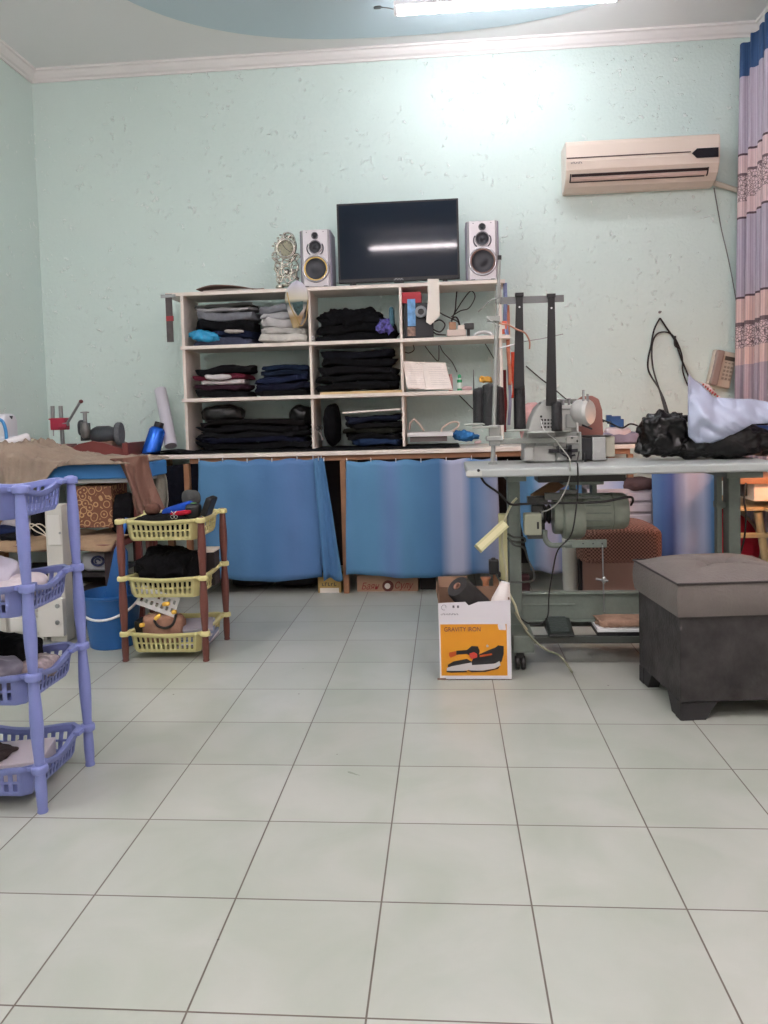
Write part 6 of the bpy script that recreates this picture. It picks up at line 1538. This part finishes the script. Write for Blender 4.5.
mb = MB(); mb.cyl(at(63, 425, GYp + .02), at(68, 424, GYp + .02), .012); mb.cyl(at(66, 425.5, GYp + .02), at(80, 402, GYp + .02), .008); mb.build('lever_arm', METAL, ep, smooth=True, autos=30)
MB().sq(at(81, 401.5, GYp + .02), (.026, .024, .024), e=1, nu=14, nv=8).build('lever_knob', mat('dark red knob', (110, 50, 52), rough=.4), ep, smooth=True)
px(MB(), 59, 446, 66, 449, GYp, .1).build('foot', MAR, ep, bevel=.002)
bg = thing('bench_grinder', 'dark bench grinder with a grey wheel on the red brown board', 'grinder', at(105, 440, GYp))
IRON = mat('dark cast iron', (62, 66, 70), rough=.5, metal=.3, var=.15, vscale=40)
def lx(x0, x1, y, prof, name, m, Y=GYp + .06, seg=28):
    a, b_ = at(x0, y, Y), at(x1, y, Y); L_ = b_.x - a.x
    return MB().lathe([(r, h * L_) for r, h in prof], (a.x, Y, (a.z + b_.z) / 2), (1, -.0, 0), seg).build(name, m, bg, smooth=True, autos=35)
lx(91, 117, 435, [(.03, 0), (.045, .1), (.056, .25), (.056, .7), (.045, .88), (.03, 1)], 'motor_body', IRON)
lx(117, 119.5, 433.5, [(.06, 0), (.068, .2), (.07, .5), (.068, .8), (.06, 1)], 'rear_wheel_guard', IRON)
MB().lathe([(.07, 0), (.072, .006), (.072, .02), (.068, .026), (.02, .028)], at(117.5, 434, GYp + .04), (.98, .12, .0), 32).build('grinding_wheel', mat('grey abrasive', (96, 100, 104), rough=.8, var=.2, vscale=80), bg, smooth=True, autos=35)
mb = MB(); px(mb, 80, 423, 85, 441, GYp + .02, .08); mb.sq(at(82.5, 428, GYp + .04), (.05, .07, .10), e=.7, amp=.004, seed=3); mb.build('belt_guard', IRON, bg, bevel=.004)
MB().lathe([(.02, 0), (.027, .01), (.03, .05), (.022, .085), (.018, .10)], at(86.5, 438, GYp + .02), (-.12, 0, 1), 20).build('spindle_housing', mat('worn steel', (112, 112, 110), rough=.4, metal=.6), bg, smooth=True)
MB().lathe([(.012, -.12), (.012, .03), (.026, .031), (.026, .037), (.012, .04)], at(85, 418, GYp + .02), (0, 0, 1), 20).build('top_nut', METAL, bg, smooth=True, autos=30)
mb = MB(); px(mb, 99, 441, 112, 447, GYp + .02, .09); mb.build('pedestal', mat('tan cast foot', (140, 112, 96), rough=.6), bg, bevel=.006)
# white roll leaning against the wall, blue bottle
a, b_ = at(171, 446, 3.42), at(160.5, 390, 3.62)
g = thing('white_paper_roll', 'white paper roll leaning on the back wall left of the shelf unit', 'roll', a)
MB().lathe([(.038, 0), (.038, (b_ - a).length)], a, b_ - a, 28).build('roll_body', mat('white roll paper', (196, 194, 204), rough=.6), g, smooth=True, autos=30)
MB().lathe([(.022, (b_ - a).length + .001), (.022, (b_ - a).length + .002)], a, b_ - a, 20).build('roll_hollow', mat('grey hollow', (120, 118, 126)), g)
a, b_ = at(150, 456, 3.36), at(158, 428, 3.40)
g = thing('blue_bottle', 'blue metallic wrapped bottle with a black cap leaning beside the white roll', 'bottle', a)
Lb = (b_ - a).length
MB().lathe([(.054, 0), (.056, .02), (.050, Lb * .9), (.040, Lb)], a, b_ - a, 24).build('bottle_body', mat('blue foil', (24, 92, 196), rough=.2, metal=.5, bump=.6, bscale=14), g, smooth=True)
MB().lathe([(.028, Lb), (.030, Lb + .005), (.028, Lb + .035)], a, b_ - a, 20).build('cap', BLACK, g, smooth=True, autos=40)

# bench at left (low) with rag, floral box
BZ = at(90, 545, 2.35).z
bn = thing('low_bench', 'low dark bench with maroon edge at the left wall', 'bench', (-1.4, 2.5, 0))
bxr = at(113, 545, 2.35).x
MB().b2((-1.79, 2.35, BZ - .03), (bxr, 2.78, BZ)).build('bench_top', mat('maroon board', (104, 56, 50), rough=.6), bn, bevel=.003)
for xq in (-1.76, bxr - .04):
    for yq in (2.39, 2.74): MB().b2((xq - .018, yq - .018, 0), (xq + .018, yq + .018, BZ - .03)).build('leg', mat('dark bench leg', (46, 30, 28), rough=.7), bn, bevel=.002)
MB().b2((-1.79, 2.37, .20), (bxr - .02, 2.76, .22)).build('lower_shelf', mat('dark lower board', (50, 44, 42), rough=.7), bn)
def ragP(u, v):
    x = -1.78 + (bxr + .0 + 1.78) * u; y = 2.76 - .42 * v
    z_ = BZ + .012 + .018 * abs(noise.noise(Vector((x * 9, y * 8, 2)))) + .01 * math.sin(x * 30) * .4
    if v > .9: z_ -= .04 * (v - .9) / .1 
    return Vector((x, y - (.015 if v > .9 else 0), z_))
tag(MB().grid(ragP, 70, 20).build('tan_bench_cover', mat('tan woven cover', (150, 126, 100), rough=.9, bump=.4, bscale=90, var=.2, vscale=14), solid=.006, smooth=True), 'tan woven cover spread over the low bench', 'cloth')
fl = mat('brown floral print', (118, 76, 56), rough=.8)
nt = fl.node_tree; N = nt.nodes.new; L = nt.links.new
v = N('ShaderNodeTexVoronoi'); v.inputs['Scale'].default_value = 26; L(nt.nodes['Texture Coordinate'].outputs['Object'], v.inputs['Vector'])
w2 = N('ShaderNodeMath'); w2.operation = 'SINE'; mlt = N('ShaderNodeMath'); mlt.operation = 'MULTIPLY'; mlt.inputs[1].default_value = 17; L(v.outputs['Distance'], mlt.inputs[0]); L(mlt.outputs[0], w2.inputs[0])
r = N('ShaderNodeValToRGB'); r.color_ramp.elements[0].position = .5; r.color_ramp.elements[0].color = (*lin((112, 72, 52)), 1); r.color_ramp.elements[1].position = .8; r.color_ramp.elements[1].color = (*lin((182, 146, 104)), 1)
L(w2.outputs[0], r.inputs['Fac']); L(r.outputs['Color'], nt.nodes['Principled BSDF'].inputs['Base Color'])
tag(px(MB(), 75, 486, 112, 528, 2.54, .2).build('floral_box', fl, bevel=.004), 'brown box with cream flower print standing on the low bench', 'box')
heap('dark_bag_under', 'dark bag standing on the bench behind the brown coat sleeve', (at(124, 510, 2.62).x, 2.64, BZ + .12), (.14, .2, .22), (26, 26, 30), 91, .012, 'bag')
# white machine stand column
ms_ = thing('white_machine_stand', 'white steel column stand in front of the low bench', 'stand', (at(56, 600, 2.15).x, 2.2, 0))
MST = mat('off white steel', (190, 188, 180), rough=.45)
px(MB(), 47.5, 505, 64, 642, 2.20, .08).build('column', MST, ms_, bevel=.004)
px(MB(), 38, 599, 63, 637, 2.17, .03).build('front_plate', mat('paler panel', (204, 202, 196), rough=.45), ms_, bevel=.003)
for y in (606, 622.5):
    q = at(57.5, y, 2.17); MB().lathe([(.011, 0), (.011, .004), (.006, .006)], q, (0, -1, 0), 16).build('bolt', METAL, ms_)
px(MB(), 47, 515, 60, 545, 2.195, .005).build('upper_plate', MATS['paler panel'], ms_, bevel=.002)
q = at(60, 533, 2.195); MB().lathe([(.006, 0), (.006, .003)], q, (0, -1, 0), 12).build('bolt', METAL, ms_)
# white drawers / fridge panel
dw = thing('white_cabinet', 'low white drawer cabinet at the far left behind the lilac rack', 'cabinet', (-1.4, 2.3, 0))
px(MB(), -30, 612, 47, 665, 2.25, .09).build('cabinet_body', mat('white grey cabinet', (190, 190, 184), rough=.45), dw, bevel=.005)
for (a, b_, y0, y1) in ((10, 44, 618, 632), (10, 44, 636, 650)):
    px(MB(), a, y0, b_, y1, 2.238, .014).build('drawer_front', mat('pale cabinet front', (206, 206, 200), rough=.4), dw, bevel=.004)
px(MB(), 2, 610, 6, 668, 2.225, .02).build('corner_rail', MST, dw, bevel=.003)
# pale bag with blue logo on bench lower shelf
g = thing('white_bag_with_logo', 'white bag with a dark blue round logo under the low bench', 'bag', at(95, 570, 2.42))
q = at(95, 563, 2.40)
MB().sq((q.x, 2.46, q.z), (.17, .1, .095), e=.5, amp=.006, seed=4, freq=14).build('bag_body', mat('glossy white bag', (212, 214, 216), rough=.35), g, smooth=True)
q = at(98, 561, 2.395)
MB().tube([q + Vector((.030 * math.cos(a), -.002 - .0 * a, .022 * math.sin(a))) for a in [i * 2 * PI / 12 for i in range(12)]], .006, close=True).build('logo_ring', mat('dark blue print', (38, 46, 92)), g, smooth=True)
MB().tube([q + Vector((.012 * math.cos(a), -.004, .010 * math.sin(a))) for a in [i * 2 * PI / 12 for i in range(9)]], .004).build('logo_core', MATS['dark blue print'], g, smooth=True)
MB().b2((-1.55, 2.40, at(95, 573, 2.40).z - .02), (bxr - .03, 2.7, at(95, 573, 2.40).z)).build('bag_shelf', mat('dark bag shelf', (40, 36, 36)), bn)
# clutter on bench left
heap('dark_blue_rag', 'dark blue rag on the low bench behind the lilac rack', (at(10, 528, 2.5).x, 2.48, BZ + .05), (.22, .16, .06), (32, 44, 84), 92, .012)
heap('pale_rag', 'pale grey rag on the low bench behind the lilac rack', (at(22, 520, 2.6).x, 2.62, BZ + .07), (.26, .16, .07), (164, 160, 164), 93, .014)
heap('black_rag', 'black rag at the front of the low bench behind the lilac rack', (at(12, 540, 2.4).x, 2.42, BZ + .035), (.16, .08, .04), (24, 24, 30), 94, .01)
for k, pts in enumerate(([(20, 537), (30, 524), (42, 530), (50, 540), (58, 548)], [(16, 546), (28, 530), (40, 524), (52, 534), (60, 540)], [(24, 520), (34, 530), (46, 536), (57, 544)])):
    cord('cream_wire', [(x, y, 2.33 + .03 * k) for x, y in pts], .003, ['cream wire arching on the bench, lowest of the tangle', 'cream wire arching on the bench, tallest of the tangle', 'cream wire sloping through the tangle on the bench'][k], mat('cream wire', (206, 194, 176), rough=.5), 'wire')
heap('black_box_bag', 'black bundle on the bench between the white column and the lilac rack', (at(42, 522, 2.6).x, 2.58, BZ + .10), (.08, .1, .2), (28, 28, 30), 95, .01, 'bundle')
# white sewing machine and white roll at the extreme left
sm = thing('white_sewing_machine', 'white sewing machine with a blue stripe at the far left edge', 'sewing machine', at(5, 440, 2.75))
SW = mat('white enamel', (206, 208, 214), rough=.3)
mb = MB(); mb.sq(at(4, 431, 2.75), (.10, .14, .19), e=.45, nu=32, nv=16); mb.build('machine_head', SW, sm, smooth=True)
mb = MB(); px(mb, -40, 428, 2, 437, 2.72, .09); px(mb, -50, 437, 10, 452, 2.68, .16); mb.build('machine_arm', SW, sm, bevel=.01)
mb = MB(); mb.tube([at(x, y, 2.672) for x, y in ((-2, 419), (3, 422), (6, 432), (6.5, 443))], .009); mb.build('blue_stripe', mat('sky blue band', (48, 128, 184), rough=.4), sm, smooth=True)
mb = MB(); mb.lathe([(.02, 0), (.02, .025), (.012, .03)], at(2, 419, 2.75), (0, 0, 1), 20); mb.lathe([(.016, 0), (.016, .02)], at(9, 419, 2.75), (.3, 0, 1), 16); mb.build('spool_knobs', mat('dark knob', (50, 52, 58), rough=.4), sm, smooth=True, autos=40)
a, b_ = at(-6, 448, 2.62), at(30, 437, 2.72)
tag(MB().lathe([(.026, 0), (.027, (b_ - a).length - .01), (.018, (b_ - a).length)], a, b_ - a, 24).build('white_fabric_roll', mat('white cloth roll', (216, 214, 216), rough=.7), smooth=True), 'white roll lying on the coat in front of the white sewing machine', 'roll')
tag(MB().sq(at(26, 446, 2.80), (.14, .1, .08), e=.6, amp=.006, seed=5).build('cream_pad', cloth('cream', (206, 198, 172)), smooth=True), 'cream pad behind the white roll on the ironing table', 'pad')

# ------------------------------------------------------------------ lights (a warm desk lamp stands outside the frame at right)
dl = thing('desk_lamp', 'warm desk lamp on the side table right of the photo frame', 'lamp', (2.47, 2.5, zsd))
MB().lathe([(.05, 0), (.05, .01), (.01, .014), (.008, .32)], (2.47, 2.5, zsd), seg=24).build('base', METAL, dl)
MB().b2((2.40, 2.43, zsd - .015), (2.54, 2.78, zsd)).build('support_plate', PALEWOOD, dl)
MB().sq((2.47, 2.5, zsd + .37), (.07, .07, .09), e=1).build('bulb', mat('warm lit bulb', (255, 255, 255), emit=(255, 176, 120), estr=62), dl, smooth=True)

w = bpy.data.worlds.new('world'); scene.world = w; w.use_nodes = True
w.node_tree.nodes['Background'].inputs[0].default_value = (.8, .9, 1, 1); w.node_tree.nodes['Background'].inputs[1].default_value = .2
vs_ = scene.view_settings
vs_.view_transform = 'Standard'; vs_.look = 'None'; vs_.exposure = 1.42; vs_.gamma = 1; vs_.use_curve_mapping = False
